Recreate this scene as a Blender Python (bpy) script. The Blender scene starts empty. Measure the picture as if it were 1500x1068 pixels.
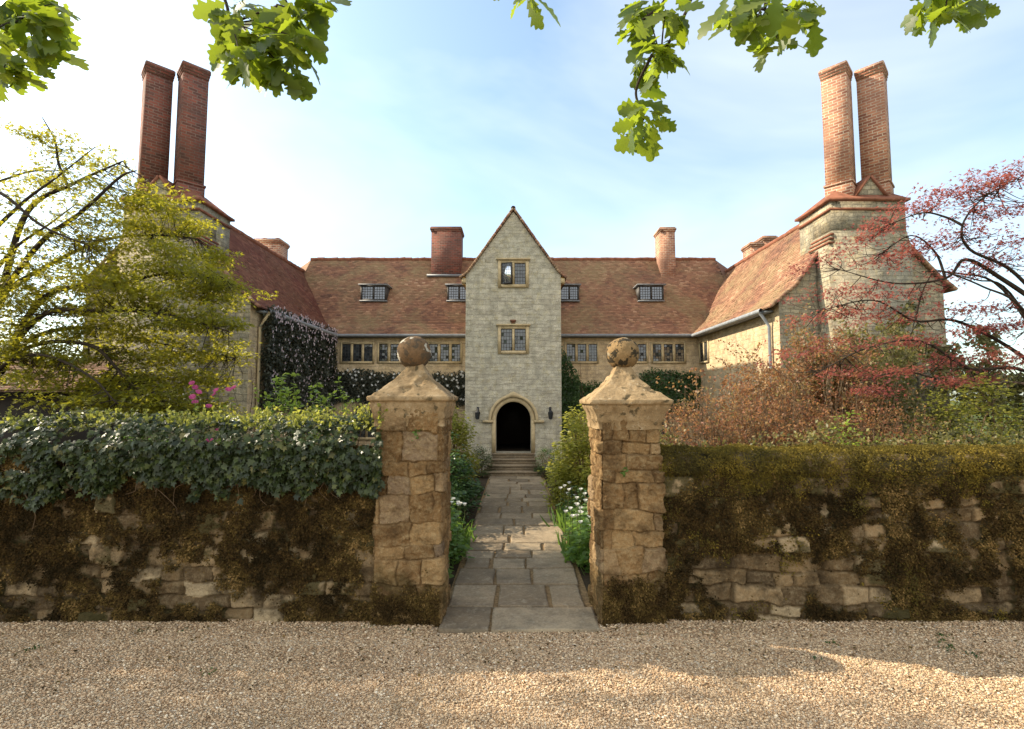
import bpy, math
import numpy as np
from mathutils import Vector
from mathutils.geometry import tessellate_polygon

scene = bpy.context.scene
COL = scene.collection
rng = np.random.default_rng(11)
R = math.radians

# ------------------------------------------------------------------ camera, sky, sun, exposure
F, PITCH, EYE = 730.0, math.atan(52 / 730.0), 2.5
SP, CP = math.sin(PITCH), math.cos(PITCH)
cam = bpy.data.cameras.new('camera')
cam.sensor_fit = 'HORIZONTAL'
cam.sensor_width = 36.0
cam.lens = 36.0 * F / 1500.0
cam.shift_x = -4.0 / 1500.0
cam.clip_start = 0.05
cam.clip_end = 3000.0
cam_ob = bpy.data.objects.new('camera', cam)
cam_ob.location = (0, 0, EYE)
cam_ob.rotation_euler = (R(90) + PITCH, 0, 0)
COL.objects.link(cam_ob)
scene.camera = cam_ob

SUN = Vector((-0.78, 0.22, 0.60)).normalized()
SUN_EL = math.asin(SUN.z)
SUN_AZ = math.atan2(SUN.x, SUN.y)
world = bpy.data.worlds.new('World')
scene.world = world
world.use_nodes = True
wn, wl = world.node_tree.nodes, world.node_tree.links
wn.clear()
wout = wn.new('ShaderNodeOutputWorld')
wbg = wn.new('ShaderNodeBackground')
sky = wn.new('ShaderNodeTexSky')
sky.sky_type = 'NISHITA'
sky.sun_disc = False
sky.sun_elevation = SUN_EL
sky.sun_rotation = SUN_AZ
sky.air_density = 1.0
sky.dust_density = 1.6
sky.ozone_density = 1.6
sky.altitude = 60
wtc = wn.new('ShaderNodeTexCoord')
wmap = wn.new('ShaderNodeMapping')
wmap.inputs['Scale'].default_value = (1.0, 1.0, 2.2)
wmap.inputs['Rotation'].default_value = (0.15, 0.25, 0.4)
wno = wn.new('ShaderNodeTexNoise')
wno.inputs['Scale'].default_value = 1.2
wno.inputs['Detail'].default_value = 5
wno.inputs['Roughness'].default_value = 0.55
wno.inputs['Distortion'].default_value = 0.5
wramp = wn.new('ShaderNodeValToRGB')
wramp.color_ramp.elements[0].position = 0.42
wramp.color_ramp.elements[0].color = (0.05, 0.05, 0.05, 1)
wramp.color_ramp.elements[1].position = 0.95
wramp.color_ramp.elements[1].color = (0.38, 0.38, 0.38, 1)
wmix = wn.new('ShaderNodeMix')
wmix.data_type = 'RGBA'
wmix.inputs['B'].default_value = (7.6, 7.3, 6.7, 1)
wl.new(wtc.outputs['Generated'], wmap.inputs['Vector'])
wl.new(wmap.outputs['Vector'], wno.inputs['Vector'])
wl.new(wno.outputs['Fac'], wramp.inputs['Fac'])
# added unseen bright cloud bank behind the viewer, brightens the front walls
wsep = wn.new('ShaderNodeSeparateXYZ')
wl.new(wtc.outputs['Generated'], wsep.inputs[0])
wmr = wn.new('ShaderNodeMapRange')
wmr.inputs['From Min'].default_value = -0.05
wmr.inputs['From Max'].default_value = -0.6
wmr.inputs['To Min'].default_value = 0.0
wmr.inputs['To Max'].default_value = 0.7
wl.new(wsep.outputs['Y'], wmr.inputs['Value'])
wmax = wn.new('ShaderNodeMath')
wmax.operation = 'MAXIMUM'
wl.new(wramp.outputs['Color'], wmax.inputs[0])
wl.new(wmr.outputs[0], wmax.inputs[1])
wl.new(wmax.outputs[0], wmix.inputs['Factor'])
wtint = wn.new('ShaderNodeMix')
wtint.data_type = 'RGBA'
wtint.blend_type = 'MULTIPLY'
wtint.inputs['Factor'].default_value = 1.0
wtint.inputs['B'].default_value = (0.94, 1.03, 0.95, 1)
wl.new(sky.outputs['Color'], wtint.inputs['A'])
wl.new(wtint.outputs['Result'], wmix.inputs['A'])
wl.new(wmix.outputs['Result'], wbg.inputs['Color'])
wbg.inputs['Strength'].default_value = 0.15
wl.new(wbg.outputs['Background'], wout.inputs['Surface'])

sl = bpy.data.lights.new('sun', 'SUN')
sl.energy = 4.6
sl.angle = R(0.53)
sl.color = (1.0, 0.86, 0.66)
so = bpy.data.objects.new('sun', sl)
so.rotation_euler = SUN.to_track_quat('Z', 'Y').to_euler()
so.location = SUN * 60
COL.objects.link(so)

scene.view_settings.view_transform = 'Standard'
scene.view_settings.look = 'None'
scene.view_settings.exposure = 1.08
scene.view_settings.gamma = 1
scene.render.engine = 'CYCLES'
scene.cycles.max_bounces = 8
scene.cycles.transparent_max_bounces = 8

# ------------------------------------------------------------------ helpers
def W(px, py, Y):
    """point of the place seen at (px, py) of the 1500 x 1068 photograph, at distance Y"""
    u = 534.0 - py
    y = F * CP - u * SP
    z = F * SP + u * CP
    return np.array([(px - 754.0) / y * Y, Y, EYE + z / y * Y])

def _hash(ix, iy, iz, seed):
    h = (ix * 374761393 + iy * 668265263 + iz * 2147483647 + seed * 974711) & 0x7fffffff
    h = ((h ^ (h >> 13)) * 1274126177) & 0x7fffffff
    h = ((h ^ (h >> 16)) * 60493) & 0x7fffffff
    return (h & 0xffff) / 65535.0

def vnoise(P, scale, seed=0):
    P = np.asarray(P, float) * scale
    i = np.floor(P).astype(np.int64)
    f = P - i
    f = f * f * (3 - 2 * f)
    out = 0
    for dx in (0, 1):
        for dy in (0, 1):
            for dz in (0, 1):
                w = (f[:, 0] if dx else 1 - f[:, 0]) * (f[:, 1] if dy else 1 - f[:, 1]) * (f[:, 2] if dz else 1 - f[:, 2])
                out = out + w * _hash(i[:, 0] + dx, i[:, 1] + dy, i[:, 2] + dz, seed)
    return out

def fbm(P, scale, octaves=4, seed=0, rough=0.5):
    s, a, t = 0, 1.0, 0
    for o in range(octaves):
        s = s + a * vnoise(P, scale * 2 ** o, seed + o * 17)
        t += a
        a *= rough
    return s / t

def sstep(a, b, x):
    t = np.clip((x - a) / (b - a), 0, 1)
    return t * t * (3 - 2 * t)

ORIG = {}

def link(o, parent=None, origin=(0, 0, 0)):
    COL.objects.link(o)
    ORIG[o.name] = np.array(origin, float)
    if parent is not None:
        o.parent = parent
        o.location = Vector(np.array(origin, float) - ORIG[parent.name])
    else:
        o.location = Vector(origin)
    return o

def tag(o, label=None, cat=None, group=None, kind=None):
    for k, v in (('label', label), ('category', cat), ('group', group), ('kind', kind)):
        if v:
            o[k] = v
    return o

def thing(name, loc, label, cat, group=None):
    o = bpy.data.objects.new(name, None)
    o.empty_display_size = 0.2
    link(o, None, loc)
    return tag(o, label, cat, group)

class MB:
    """collects vertices and faces, builds ONE mesh object"""
    def __init__(self):
        self.v, self.f, self.t, self.n, self.pa = [], [], [], 0, {}

    def add(self, verts, faces, tint=0.5):
        verts = np.asarray(verts, float).reshape(-1, 3)
        faces = np.asarray(faces, np.int64)
        self.v.append(verts)
        self.f.append(faces + self.n)
        tt = np.asarray(tint, float)
        self.t.append(np.full(len(faces), float(tt)) if tt.ndim == 0 else tt)
        self.n += len(verts)

    def box(self, x0, x1, y0, y1, z0, z1, tint=0.5):
        v = [(x, y, z) for z in (z0, z1) for y in (y0, y1) for x in (x0, x1)]
        f = [(0, 2, 3, 1), (4, 5, 7, 6), (0, 1, 5, 4), (2, 6, 7, 3), (0, 4, 6, 2), (1, 3, 7, 5)]
        self.add(v, f, tint)

    def obox(self, o, ux, uy, uz, a0, a1, b0, b1, c0, c1, tint=0.5):
        o, ux, uy, uz = [np.asarray(k, float) for k in (o, ux, uy, uz)]
        v = [o + ux * a + uy * b + uz * c for c in (c0, c1) for b in (b0, b1) for a in (a0, a1)]
        f = [(0, 2, 3, 1), (4, 5, 7, 6), (0, 1, 5, 4), (2, 6, 7, 3), (0, 4, 6, 2), (1, 3, 7, 5)]
        self.add(v, f, tint)

    def tube(self, pts, r0, r1, sides=6, smooth=True, tint=0.5, power=1.0):
        pts = np.asarray(pts, float)
        if smooth and len(pts) > 2:
            pts = catmull(pts)
        n = len(pts)
        t = np.linspace(0, 1, n) ** power
        rad = r0 + (r1 - r0) * t
        tan = np.gradient(pts, axis=0)
        tan /= np.linalg.norm(tan, axis=1)[:, None] + 1e-9
        ref = np.array([0.31, 0.17, 0.93]) if abs(tan[0][2]) < 0.9 else np.array([1.0, 0.2, 0])
        a = np.cross(tan, ref)
        a /= np.linalg.norm(a, axis=1)[:, None] + 1e-9
        b = np.cross(tan, a)
        ang = np.arange(sides) * 2 * math.pi / sides
        ring = pts[:, None, :] + rad[:, None, None] * (np.cos(ang)[None, :, None] * a[:, None, :] + np.sin(ang)[None, :, None] * b[:, None, :])
        v = ring.reshape(-1, 3)
        i = np.arange(n - 1)[:, None] * sides
        k = np.arange(sides)[None, :]
        k2 = (k + 1) % sides
        f = np.stack([i + k, i + k2, i + sides + k2, i + sides + k], -1).reshape(-1, 4)
        self.add(v, f, tint)

    def lathe(self, c, prof, sides=16, tint=0.5):
        v, f = [], []
        for (r, z) in prof:
            for k in range(sides):
                a = 2 * math.pi * k / sides
                v.append((c[0] + r * math.cos(a), c[1] + r * math.sin(a), c[2] + z))
        for i in range(len(prof) - 1):
            for k in range(sides):
                k2 = (k + 1) % sides
                f.append((i * sides + k, i * sides + k2, (i + 1) * sides + k2, (i + 1) * sides + k))
        self.add(v, f, tint)

    def build(self, name, mat, parent=None, origin=None, smooth=False, extra=None):
        me = bpy.data.meshes.new(name)
        V = np.concatenate(self.v)
        if origin is None:
            origin = ORIG[parent.name] if parent is not None else (0, 0, 0)
        Vl = V - np.asarray(origin, float)
        me.vertices.add(len(V))
        me.vertices.foreach_set('co', Vl.astype(np.float32).ravel())
        lv = np.concatenate([f.ravel() for f in self.f])
        sizes = np.concatenate([np.full(len(f), f.shape[1]) for f in self.f])
        starts = np.concatenate([[0], np.cumsum(sizes)[:-1]])
        me.loops.add(len(lv))
        me.loops.foreach_set('vertex_index', lv.astype(np.int32))
        me.polygons.add(len(sizes))
        me.polygons.foreach_set('loop_start', starts.astype(np.int32))
        me.update(calc_edges=True)
        T = np.concatenate(self.t)
        at = me.attributes.new('tint', 'FLOAT', 'FACE')
        at.data.foreach_set('value', T.astype(np.float32))
        # uv in metres: along the horizontal tangent of each face, and up
        nf = len(sizes)
        nor = np.empty(nf * 3, np.float32)
        me.polygons.foreach_get('normal', nor)
        nor = nor.reshape(-1, 3)
        h = np.stack([-nor[:, 1], nor[:, 0], np.zeros(nf)], -1)
        hl = np.linalg.norm(h, axis=1)
        flat = hl < 0.2
        h[flat] = (1, 0, 0)
        h /= np.linalg.norm(h, axis=1)[:, None]
        up = np.cross(nor, h)
        fi = np.repeat(np.arange(nf), sizes)
        Pl = V[lv]
        uv = np.stack([(Pl * h[fi]).sum(1), (Pl * up[fi]).sum(1)], -1)
        ul = me.uv_layers.new(name='UVMap')
        ul.data.foreach_set('uv', uv.astype(np.float32).ravel())
        if extra:
            for k, arr in extra.items():
                a2 = me.attributes.new(k, 'FLOAT', 'POINT')
                a2.data.foreach_set('value', np.asarray(arr, np.float32))
        if smooth:
            me.polygons.foreach_set('use_smooth', np.ones(nf, bool))
        me.materials.append(mat)
        o = bpy.data.objects.new(name, me)
        return link(o, parent, origin)

def catmull(p, per=6):
    p = np.vstack([2 * p[0] - p[1], p, 2 * p[-1] - p[-2]])
    out = []
    t = np.linspace(0, 1, per, endpoint=False)[:, None]
    for i in range(1, len(p) - 2):
        a, b, c, d = p[i - 1], p[i], p[i + 1], p[i + 2]
        out.append(0.5 * ((2 * b) + (c - a) * t + (2 * a - 5 * b + 4 * c - d) * t ** 2 + (3 * b - a - 3 * c + d) * t ** 3))
    out.append(p[-2][None, :])
    return np.concatenate(out)

# ---- leaf shapes: x across, y along, z out of the leaf; faces as index lists (all triangles)
def fan(outline, fold=0.18, cup=0.0):
    """outline of the right half from base to tip; mirrored"""
    o = np.array(outline, float)
    n = len(o)
    mid = np.stack([np.zeros(n), o[:, 1], np.zeros(n)], -1)
    rt = np.stack([o[:, 0], o[:, 1], o[:, 0] * fold - cup * o[:, 1] ** 2], -1)
    lf = rt * np.array([-1, 1, 1])
    mid[:, 2] = -cup * o[:, 1] ** 2
    v = np.vstack([mid, rt, lf])
    f = []
    for i in range(n - 1):
        f += [(i, n + i, n + i + 1), (i, n + i + 1, i + 1), (i, 2 * n + i + 1, 2 * n + i), (i, i + 1, 2 * n + i + 1)]
    return v, np.array(f)

SH = {}
SH['dia'] = (np.array([(0, 0, 0), (.34, .45, .06), (0, 1, -.05), (-.34, .45, .06)]), np.array([(0, 1, 2), (0, 2, 3)]))
SH['blade'] = (np.array([(-.06, 0, 0), (.06, 0, 0), (.05, .6, .06), (-.05, .6, .06), (0, 1, .0)]), np.array([(0, 1, 2), (0, 2, 3), (3, 2, 4)]))
SH['star'] = (np.array([(0, 0, 0), (.13, .35, .02), (0, 1, -.12), (-.13, .35, .02), (.6, .62, -.08), (.17, .1, 0), (-.6, .62, -.08), (-.17, .1, 0)]),
              np.array([(0, 1, 2), (0, 2, 3), (0, 5, 4), (0, 4, 1), (0, 3, 6), (0, 6, 7)]))
SH['ivy'] = (np.array([(0, 0.12, .03), (.16, 0, -.02), (.5, .18, -.06), (.27, .38, .0), (.42, .66, -.07), (.17, .66, 0), (0, 1.05, -.1),
                       (-.17, .66, 0), (-.42, .66, -.07), (-.27, .38, 0), (-.5, .18, -.06), (-.16, 0, -.02)]),
             np.array([(0, i, i + 1) for i in range(1, 11)]))
SH['oval'] = fan([(0, 0), (.2, .2), (.27, .5), (.17, .8), (0, 1)], .2, .12)
SH['oak'] = fan([(0.012, 0), (.05, .06), (.12, .12), (.17, .18), (.13, .22), (.10, .25), (.16, .31), (.25, .38), (.25, .42), (.17, .46), (.16, .49), (.24, .56), (.34, .63), (.36, .68), (.25, .70), (.21, .73),
                 (.25, .79), (.27, .85), (.21, .88), (.14, .89), (.13, .93), (.11, .99), (.05, 1.02), (0, 1.03)], .10, .18)
SH['petal'] = (np.array([(0, 0, 0), (.3, .4, .1), (.22, .95, .0), (-.22, .95, .0), (-.3, .4, .1)]), np.array([(0, 1, 2), (0, 2, 3), (0, 3, 4)]))

def unit(a):
    return a / (np.linalg.norm(a, axis=-1, keepdims=True) + 1e-9)

def leaves(mb, P, D, N, S, shape='dia', tint=None):
    P, D, N = np.asarray(P, float), unit(np.asarray(D, float)), np.asarray(N, float)
    n = len(P)
    if n == 0:
        return
    S = np.broadcast_to(np.asarray(S, float), (n,))
    X = unit(np.cross(D, N))
    Z = np.cross(X, D)
    v, f = SH[shape]
    V = P[:, None, :] + S[:, None, None] * (v[None, :, 0:1] * X[:, None, :] + v[None, :, 1:2] * D[:, None, :] + v[None, :, 2:3] * Z[:, None, :])
    Fc = (np.arange(n) * len(v))[:, None, None] + f[None]
    if tint is None:
        tint = rng.random(n)
    mb.add(V.reshape(-1, 3), Fc.reshape(-1, 3), np.repeat(tint, len(f)))

def rvec(n):
    return unit(rng.normal(size=(n, 3)))

# ------------------------------------------------------------------ materials
class NT:
    def __init__(self, name):
        self.m = bpy.data.materials.new(name)
        self.m.use_nodes = True
        self.t = self.m.node_tree
        self.t.nodes.clear()
        self.out = self.n('ShaderNodeOutputMaterial')

    def n(self, kind, **kw):
        nd = self.t.nodes.new(kind)
        for k, v in kw.items():
            setattr(nd, k, v)
        return nd

    def set(self, nd, **kw):
        for k, v in kw.items():
            k = k.replace('_', ' ')
            if hasattr(v, 'is_output') or isinstance(v, bpy.types.NodeSocket):
                self.t.links.new(v, nd.inputs[k])
            else:
                nd.inputs[k].default_value = v
        return nd

    def pos(self):
        return self.n('ShaderNodeNewGeometry').outputs['Position']

    def uv(self):
        return self.n('ShaderNodeTexCoord').outputs['UV']

    def attr(self, name):
        a = self.n('ShaderNodeAttribute')
        a.attribute_name = name
        return a.outputs['Fac']

    def noise(self, vec, scale, detail=4, rough=0.55, dist=0.0):
        nd = self.n('ShaderNodeTexNoise')
        self.set(nd, Vector=vec, Scale=scale, Detail=detail, Roughness=rough, Distortion=dist)
        return nd

    def ramp(self, fac, stops, interp='LINEAR'):
        nd = self.n('ShaderNodeValToRGB')
        cr = nd.color_ramp
        cr.interpolation = interp
        while len(cr.elements) < len(stops):
            cr.elements.new(0.5)
        for e, (p, c) in zip(cr.elements, stops):
            e.position = p
            e.color = (c, c, c, 1) if not hasattr(c, '__len__') else (*c, 1)
        self.t.links.new(fac, nd.inputs['Fac'])
        return nd.outputs['Color']

    def mix(self, fac, a, b, mode='MIX'):
        nd = self.n('ShaderNodeMix', data_type='RGBA', blend_type=mode)
        for k, v in (('Factor', fac), ('A', a), ('B', b)):
            if isinstance(v, bpy.types.NodeSocket):
                self.t.links.new(v, nd.inputs[k])
            elif k == 'Factor':
                nd.inputs[k].default_value = v
            else:
                nd.inputs[k].default_value = (*v, 1)
        return nd.outputs['Result']

    def math(self, op, a, b=0.0):
        nd = self.n('ShaderNodeMath', operation=op)
        for i, v in enumerate((a, b)):
            if isinstance(v, bpy.types.NodeSocket):
                self.t.links.new(v, nd.inputs[i])
            else:
                nd.inputs[i].default_value = v
        return nd.outputs[0]

    def bump(self, h, strength=0.5, dist=0.02, normal=None):
        nd = self.n('ShaderNodeBump')
        self.set(nd, Height=h, Strength=strength, Distance=dist)
        if normal is not None:
            self.t.links.new(normal, nd.inputs['Normal'])
        return nd.outputs['Normal']

    def done(self, color, rough=0.8, normal=None, spec=0.3, metal=0.0):
        b = self.n('ShaderNodeBsdfPrincipled')
        self.set(b, Base_Color=color if isinstance(color, bpy.types.NodeSocket) else (*color, 1), Roughness=rough, Metallic=metal)
        b.inputs['Specular IOR Level'].default_value = spec
        if normal is not None:
            self.t.links.new(normal, b.inputs['Normal'])
        self.t.links.new(b.outputs[0], self.out.inputs['Surface'])
        return self.m

def wobble(k, vec, scale, amount):
    nz = k.noise(vec, scale, 3)
    sub = k.n('ShaderNodeVectorMath', operation='SUBTRACT')
    k.t.links.new(nz.outputs['Color'], sub.inputs[0])
    sub.inputs[1].default_value = (0.5, 0.5, 0.5)
    sc = k.n('ShaderNodeVectorMath', operation='SCALE')
    k.t.links.new(sub.outputs[0], sc.inputs[0])
    sc.inputs['Scale'].default_value = amount
    ad = k.n('ShaderNodeVectorMath', operation='ADD')
    k.t.links.new(vec, ad.inputs[0])
    k.t.links.new(sc.outputs[0], ad.inputs[1])
    return ad.outputs[0]

def brick(k, vec, w, h, mortar, c1, c2, cm, offset=0.5, bias=0.0, smooth=0.3):
    b = k.n('ShaderNodeTexBrick')
    b.offset = offset
    k.set(b, Vector=vec, Scale=1.0, Color1=(*c1, 1), Color2=(*c2, 1), Mortar=(*cm, 1))
    b.inputs['Mortar Size'].default_value = mortar
    b.inputs['Mortar Smooth'].default_value = smooth
    b.inputs['Bias'].default_value = bias
    b.inputs['Brick Width'].default_value = w
    b.inputs['Row Height'].default_value = h
    return b

def masonry_mat(name, c1, c2, cm, stain, stain2, w=.42, h=.2, lichen=(.42, .33, .10), lich=0.5):
    k = NT(name)
    uv, pos = k.uv(), k.pos()
    v = wobble(k, wobble(k, uv, 1.3, .14), 5.0, .05)
    b1 = brick(k, v, w, h, .012, c1, c2, cm, .5)
    b2 = brick(k, v, w * .62, h * .62, .012, c2, c1, cm, .37)
    sel = k.ramp(k.noise(uv, 1.1, 2).outputs['Fac'], [(.49, 0), (.51, 1)])
    col = k.mix(sel, b1.outputs['Color'], b2.outputs['Color'])
    hgt = k.mix(sel, b1.outputs['Fac'], b2.outputs['Fac'])
    n1 = k.noise(pos, .8, 5, .65)
    n2 = k.noise(pos, 6.0, 6, .7)
    n3 = k.noise(pos, 30.0, 3, .7)
    col = k.mix(k.ramp(n1.outputs['Fac'], [(.42, 0), (.68, .75)]), col, stain)
    col = k.mix(k.ramp(n2.outputs['Fac'], [(.5, 0), (.72, lich)]), col, lichen)
    col = k.mix(k.ramp(k.noise(pos, 2.7, 6, .75).outputs['Fac'], [(.52, 0), (.75, .8)]), col, stain2)
    mp = k.n('ShaderNodeMapping')
    mp.inputs['Scale'].default_value = (3.2, .35, 1)
    k.t.links.new(uv, mp.inputs['Vector'])
    col = k.mix(k.ramp(k.noise(mp.outputs[0], 1.0, 5, .65).outputs['Fac'], [(.5, 0), (.72, .65)]), col, stain2)
    col = k.mix(.6, col, k.ramp(k.noise(uv, 4.2, 2, .5).outputs['Fac'], [(.36, .55), (.62, 1.0)]), 'MULTIPLY')
    col = k.mix(.7, col, k.ramp(n3.outputs['Fac'], [(.32, .35), (.66, 1.0)]), 'MULTIPLY')
    bh = k.math('SUBTRACT', k.math('MULTIPLY', n2.outputs['Fac'], .7), hgt)
    return k.done(col, .9, k.bump(bh, .7, .035), .15)

M = {}
M['tower'] = masonry_mat('grey_green_stone', (.68, .62, .48), (.52, .47, .36), (.53, .48, .37), (.56, .53, .42), (.40, .375, .285), .42, .19, (.52, .42, .17), .5)
M['warm'] = masonry_mat('warm_sandstone', (.80, .62, .38), (.66, .49, .28), (.60, .46, .30), (.66, .53, .36), (.48, .37, .24), .5, .24, (.55, .36, .12), .4)
M['gable'] = masonry_mat('weathered_gable_stone', (.56, .48, .33), (.36, .31, .22), (.28, .24, .17), (.36, .34, .26), (.20, .185, .145), .4, .19, (.5, .36, .13), .5)

def brick_mat(name, c1, c2, dark, cm):
    k = NT(name)
    uv, pos = k.uv(), k.pos()
    v = wobble(k, uv, 8, .012)
    b = brick(k, v, .225, .082, .012, c1, c2, cm, .5)
    n1 = k.noise(pos, 1.1, 5, .6)
    n2 = k.noise(pos, 14, 4, .7)
    col = k.mix(k.ramp(n1.outputs['Fac'], [(.45, 0), (.7, .8)]), b.outputs['Color'], dark)
    col = k.mix(k.ramp(n2.outputs['Fac'], [(.52, 0), (.75, .5)]), col, tuple(x * .6 + .05 for x in c1))
    bh = k.math('SUBTRACT', k.math('MULTIPLY', n2.outputs['Fac'], .4), b.outputs['Fac'])
    return k.done(col, .9, k.bump(bh, .7, .012), .15)

M['brick'] = brick_mat('old_red_brick', (.46, .21, .12), (.22, .085, .055), (.19, .10, .07), (.50, .40, .29))
M['brick_grey'] = brick_mat('shaded_dark_brick', (.24, .075, .05), (.10, .045, .035), (.085, .05, .04), (.20, .13, .10))  # dark red brick; the left wing stacks' shade is darkened into it

def tile_mat(name, stops, moss, mossamt):
    k = NT(name)
    pos = k.pos()
    col = k.ramp(k.attr('tint'), stops)
    n1 = k.noise(pos, .55, 5, .65, .4)
    n2 = k.noise(pos, 7, 5, .7)
    f = k.math('MULTIPLY', k.ramp(n1.outputs['Fac'], [(.42, 0), (.60, mossamt)]), k.ramp(n2.outputs['Fac'], [(.35, .35), (.6, 1)]))
    col = k.mix(f, col, moss)
    col = k.mix(k.ramp(n2.outputs['Fac'], [(.6, 0), (.72, .5)]), col, (.38, .30, .22))
    return k.done(col, .85, k.bump(k.noise(pos, 40, 4).outputs['Fac'], .4, .01), .2)

TS = [(0, (.12, .066, .05)), (.35, (.20, .10, .066)), (.7, (.29, .15, .092)), (1, (.44, .28, .18))]
M['tile'] = tile_mat('clay_roof_tiles', TS, (.25, .185, .10), .9)
M['tile_shade'] = tile_mat('shaded_clay_roof_tiles', [(0, (.12, .05, .04)), (.5, (.19, .075, .054)), (1, (.30, .135, .09))], (.17, .11, .06), .4)  # left wing roof: its shade is put into the tile colour

def plain(name, c, rough=.6, spec=.3, metal=0, nscale=8, var=.35, bump=.2):
    k = NT(name)
    pos = k.pos()
    nz = k.noise(pos, nscale, 5, .6)
    col = k.mix(k.ramp(nz.outputs['Fac'], [(.35, 0), (.7, 1)]), c, tuple(x * (1 - var) for x in c))
    return k.done(col, rough, k.bump(nz.outputs['Fac'], bump, .01), spec, metal)

M['lead'] = plain('grey_lead', (.20, .21, .22), .5, .4)
M['iron'] = plain('black_iron', (.02, .02, .022), .5, .4)
M['gutter'] = plain('painted_gutter', (.28, .30, .32), .4, .5)
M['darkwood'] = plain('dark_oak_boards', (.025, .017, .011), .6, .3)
M['frame_dark'] = plain('dark_window_frame', (.05, .045, .04), .6, .3)
M['dress'] = plain('dressed_sandstone', (.52, .41, .24), .9, .15, 0, 6, .3, .5)
M['soffit'] = plain('ochre_soffit', (.55, .30, .07), .8, .2)
M['ridge'] = plain('ridge_tiles', (.27, .11, .065), .9, .15, 0, 5, .5, .4)
M['rust'] = plain('rusty_iron', (.20, .09, .05), .8, .3)

k = NT('leaded_glass')
col = k.mix(k.ramp(k.attr('tint'), [(0, 0), (1, 1)]), (.012, .013, .015), (.05, .06, .065))
M['glass'] = k.done(col, .06, k.bump(k.noise(k.pos(), 5, 2).outputs['Fac'], .12, .02), .9)
k = NT('sky_lit_glass')
M['glass_open'] = k.done((.7, .75, .8), .12, None, .9, .85)

def leaf_mat(name, stops, trans, tf=.45, rough=.5, spec=.35, nstops=None):
    k = NT(name)
    t = k.attr('tint')
    col = k.ramp(t, stops)
    nz = k.noise(k.pos(), 9, 3)
    col2 = k.mix(k.ramp(nz.outputs['Fac'], [(.3, 0), (.75, .6)]), col, tuple(x * .55 for x in stops[0][1]))
    b = k.n('ShaderNodeBsdfPrincipled')
    k.set(b, Base_Color=col2, Roughness=rough)
    b.inputs['Specular IOR Level'].default_value = spec
    tr = k.n('ShaderNodeBsdfTranslucent')
    tcol = k.mix(.5, k.mix(.35, trans, col, 'MIX'), trans)
    k.t.links.new(tcol, tr.inputs['Color'])
    mx = k.n('ShaderNodeMixShader')
    mx.inputs[0].default_value = tf
    k.t.links.new(b.outputs[0], mx.inputs[1])
    k.t.links.new(tr.outputs[0], mx.inputs[2])
    k.t.links.new(mx.outputs[0], k.out.inputs['Surface'])
    return k.m

M['l_maple'] = leaf_mat('golden_green_maple_leaves', [(0, (.04, .058, .010)), (.5, (.11, .125, .016)), (1, (.25, .23, .03))], (.60, .54, .035), .46)
M['l_red'] = leaf_mat('red_maple_leaves', [(0, (.14, .03, .035)), (.5, (.24, .06, .045)), (1, (.30, .14, .06))], (.60, .17, .13), .40)
M['l_rust'] = leaf_mat('rusty_shrub_leaves', [(0, (.13, .07, .035)), (.3, (.26, .09, .045)), (.6, (.27, .16, .07)), (1, (.19, .21, .055))], (.52, .26, .10), .4)
M['l_ivy'] = leaf_mat('dark_ivy_leaves', [(0, (.014, .021, .007)), (.5, (.038, .056, .017)), (.85, (.085, .11, .028)), (1, (.17, .15, .045))], (.16, .20, .03), .16, .38, .3)
M['l_new'] = leaf_mat('young_ivy_leaves', [(0, (.12, .16, .03)), (.6, (.24, .26, .04)), (1, (.34, .30, .07))], (.6, .6, .1), .4)
M['l_dark'] = leaf_mat('dark_green_leaves', [(0, (.02, .045, .015)), (.6, (.045, .09, .025)), (1, (.10, .16, .04))], (.15, .28, .05), .25, .4)
M['l_mid'] = leaf_mat('mid_green_leaves', [(0, (.05, .10, .02)), (.6, (.09, .17, .035)), (1, (.17, .25, .05))], (.35, .55, .08), .35)
M['l_lime'] = leaf_mat('lime_leaves', [(0, (.11, .17, .02)), (.6, (.20, .28, .035)), (1, (.32, .36, .06))], (.55, .7, .1), .4)
M['l_yellow'] = leaf_mat('yellow_green_leaves', [(0, (.12, .13, .02)), (.6, (.22, .22, .03)), (1, (.36, .31, .05))], (.55, .55, .08), .35)
M['l_climb'] = leaf_mat('dull_climber_leaves', [(0, (.025, .03, .02)), (.6, (.05, .055, .035)), (1, (.09, .09, .06))], (.1, .12, .05), .2)
M['l_olive'] = leaf_mat('olive_climber_leaves', [(0, (.07, .07, .025)), (.5, (.14, .13, .04)), (.8, (.20, .18, .05)), (1, (.25, .12, .05))], (.35, .32, .08), .3)
M['l_oak'] = leaf_mat('oak_leaves', [(0, (.03, .06, .010)), (.6, (.065, .105, .014)), (1, (.14, .17, .018))], (.46, .58, .03), .40, .45, .3)
M['moss_gold'] = leaf_mat('golden_moss', [(0, (.055, .045, .014)), (.5, (.13, .10, .02)), (1, (.27, .19, .03))], (.3, .22, .03), .2, .9, .1)
M['moss_brown'] = leaf_mat('brown_moss', [(0, (.026, .018, .008)), (.4, (.08, .048, .018)), (.7, (.13, .088, .026)), (1, (.32, .20, .075))], (.1, .08, .02), .12, .95, .05)
M['p_white'] = leaf_mat('white_petals', [(0, (.75, .75, .7)), (1, (.85, .85, .82))], (.8, .8, .75), .3)
M['p_pink'] = leaf_mat('pale_pink_petals', [(0, (.6, .48, .52)), (1, (.75, .66, .68))], (.7, .55, .6), .3)
M['p_magenta'] = leaf_mat('magenta_petals', [(0, (.38, .04, .16)), (1, (.62, .12, .28))], (.7, .1, .3), .3)
M['bark'] = plain('dark_bark', (.05, .038, .028), .9, .1, 0, 20, .5, .6)
M['bark_pale'] = plain('pale_bark', (.26, .20, .13), .9, .1, 0, 20, .5, .6)
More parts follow.
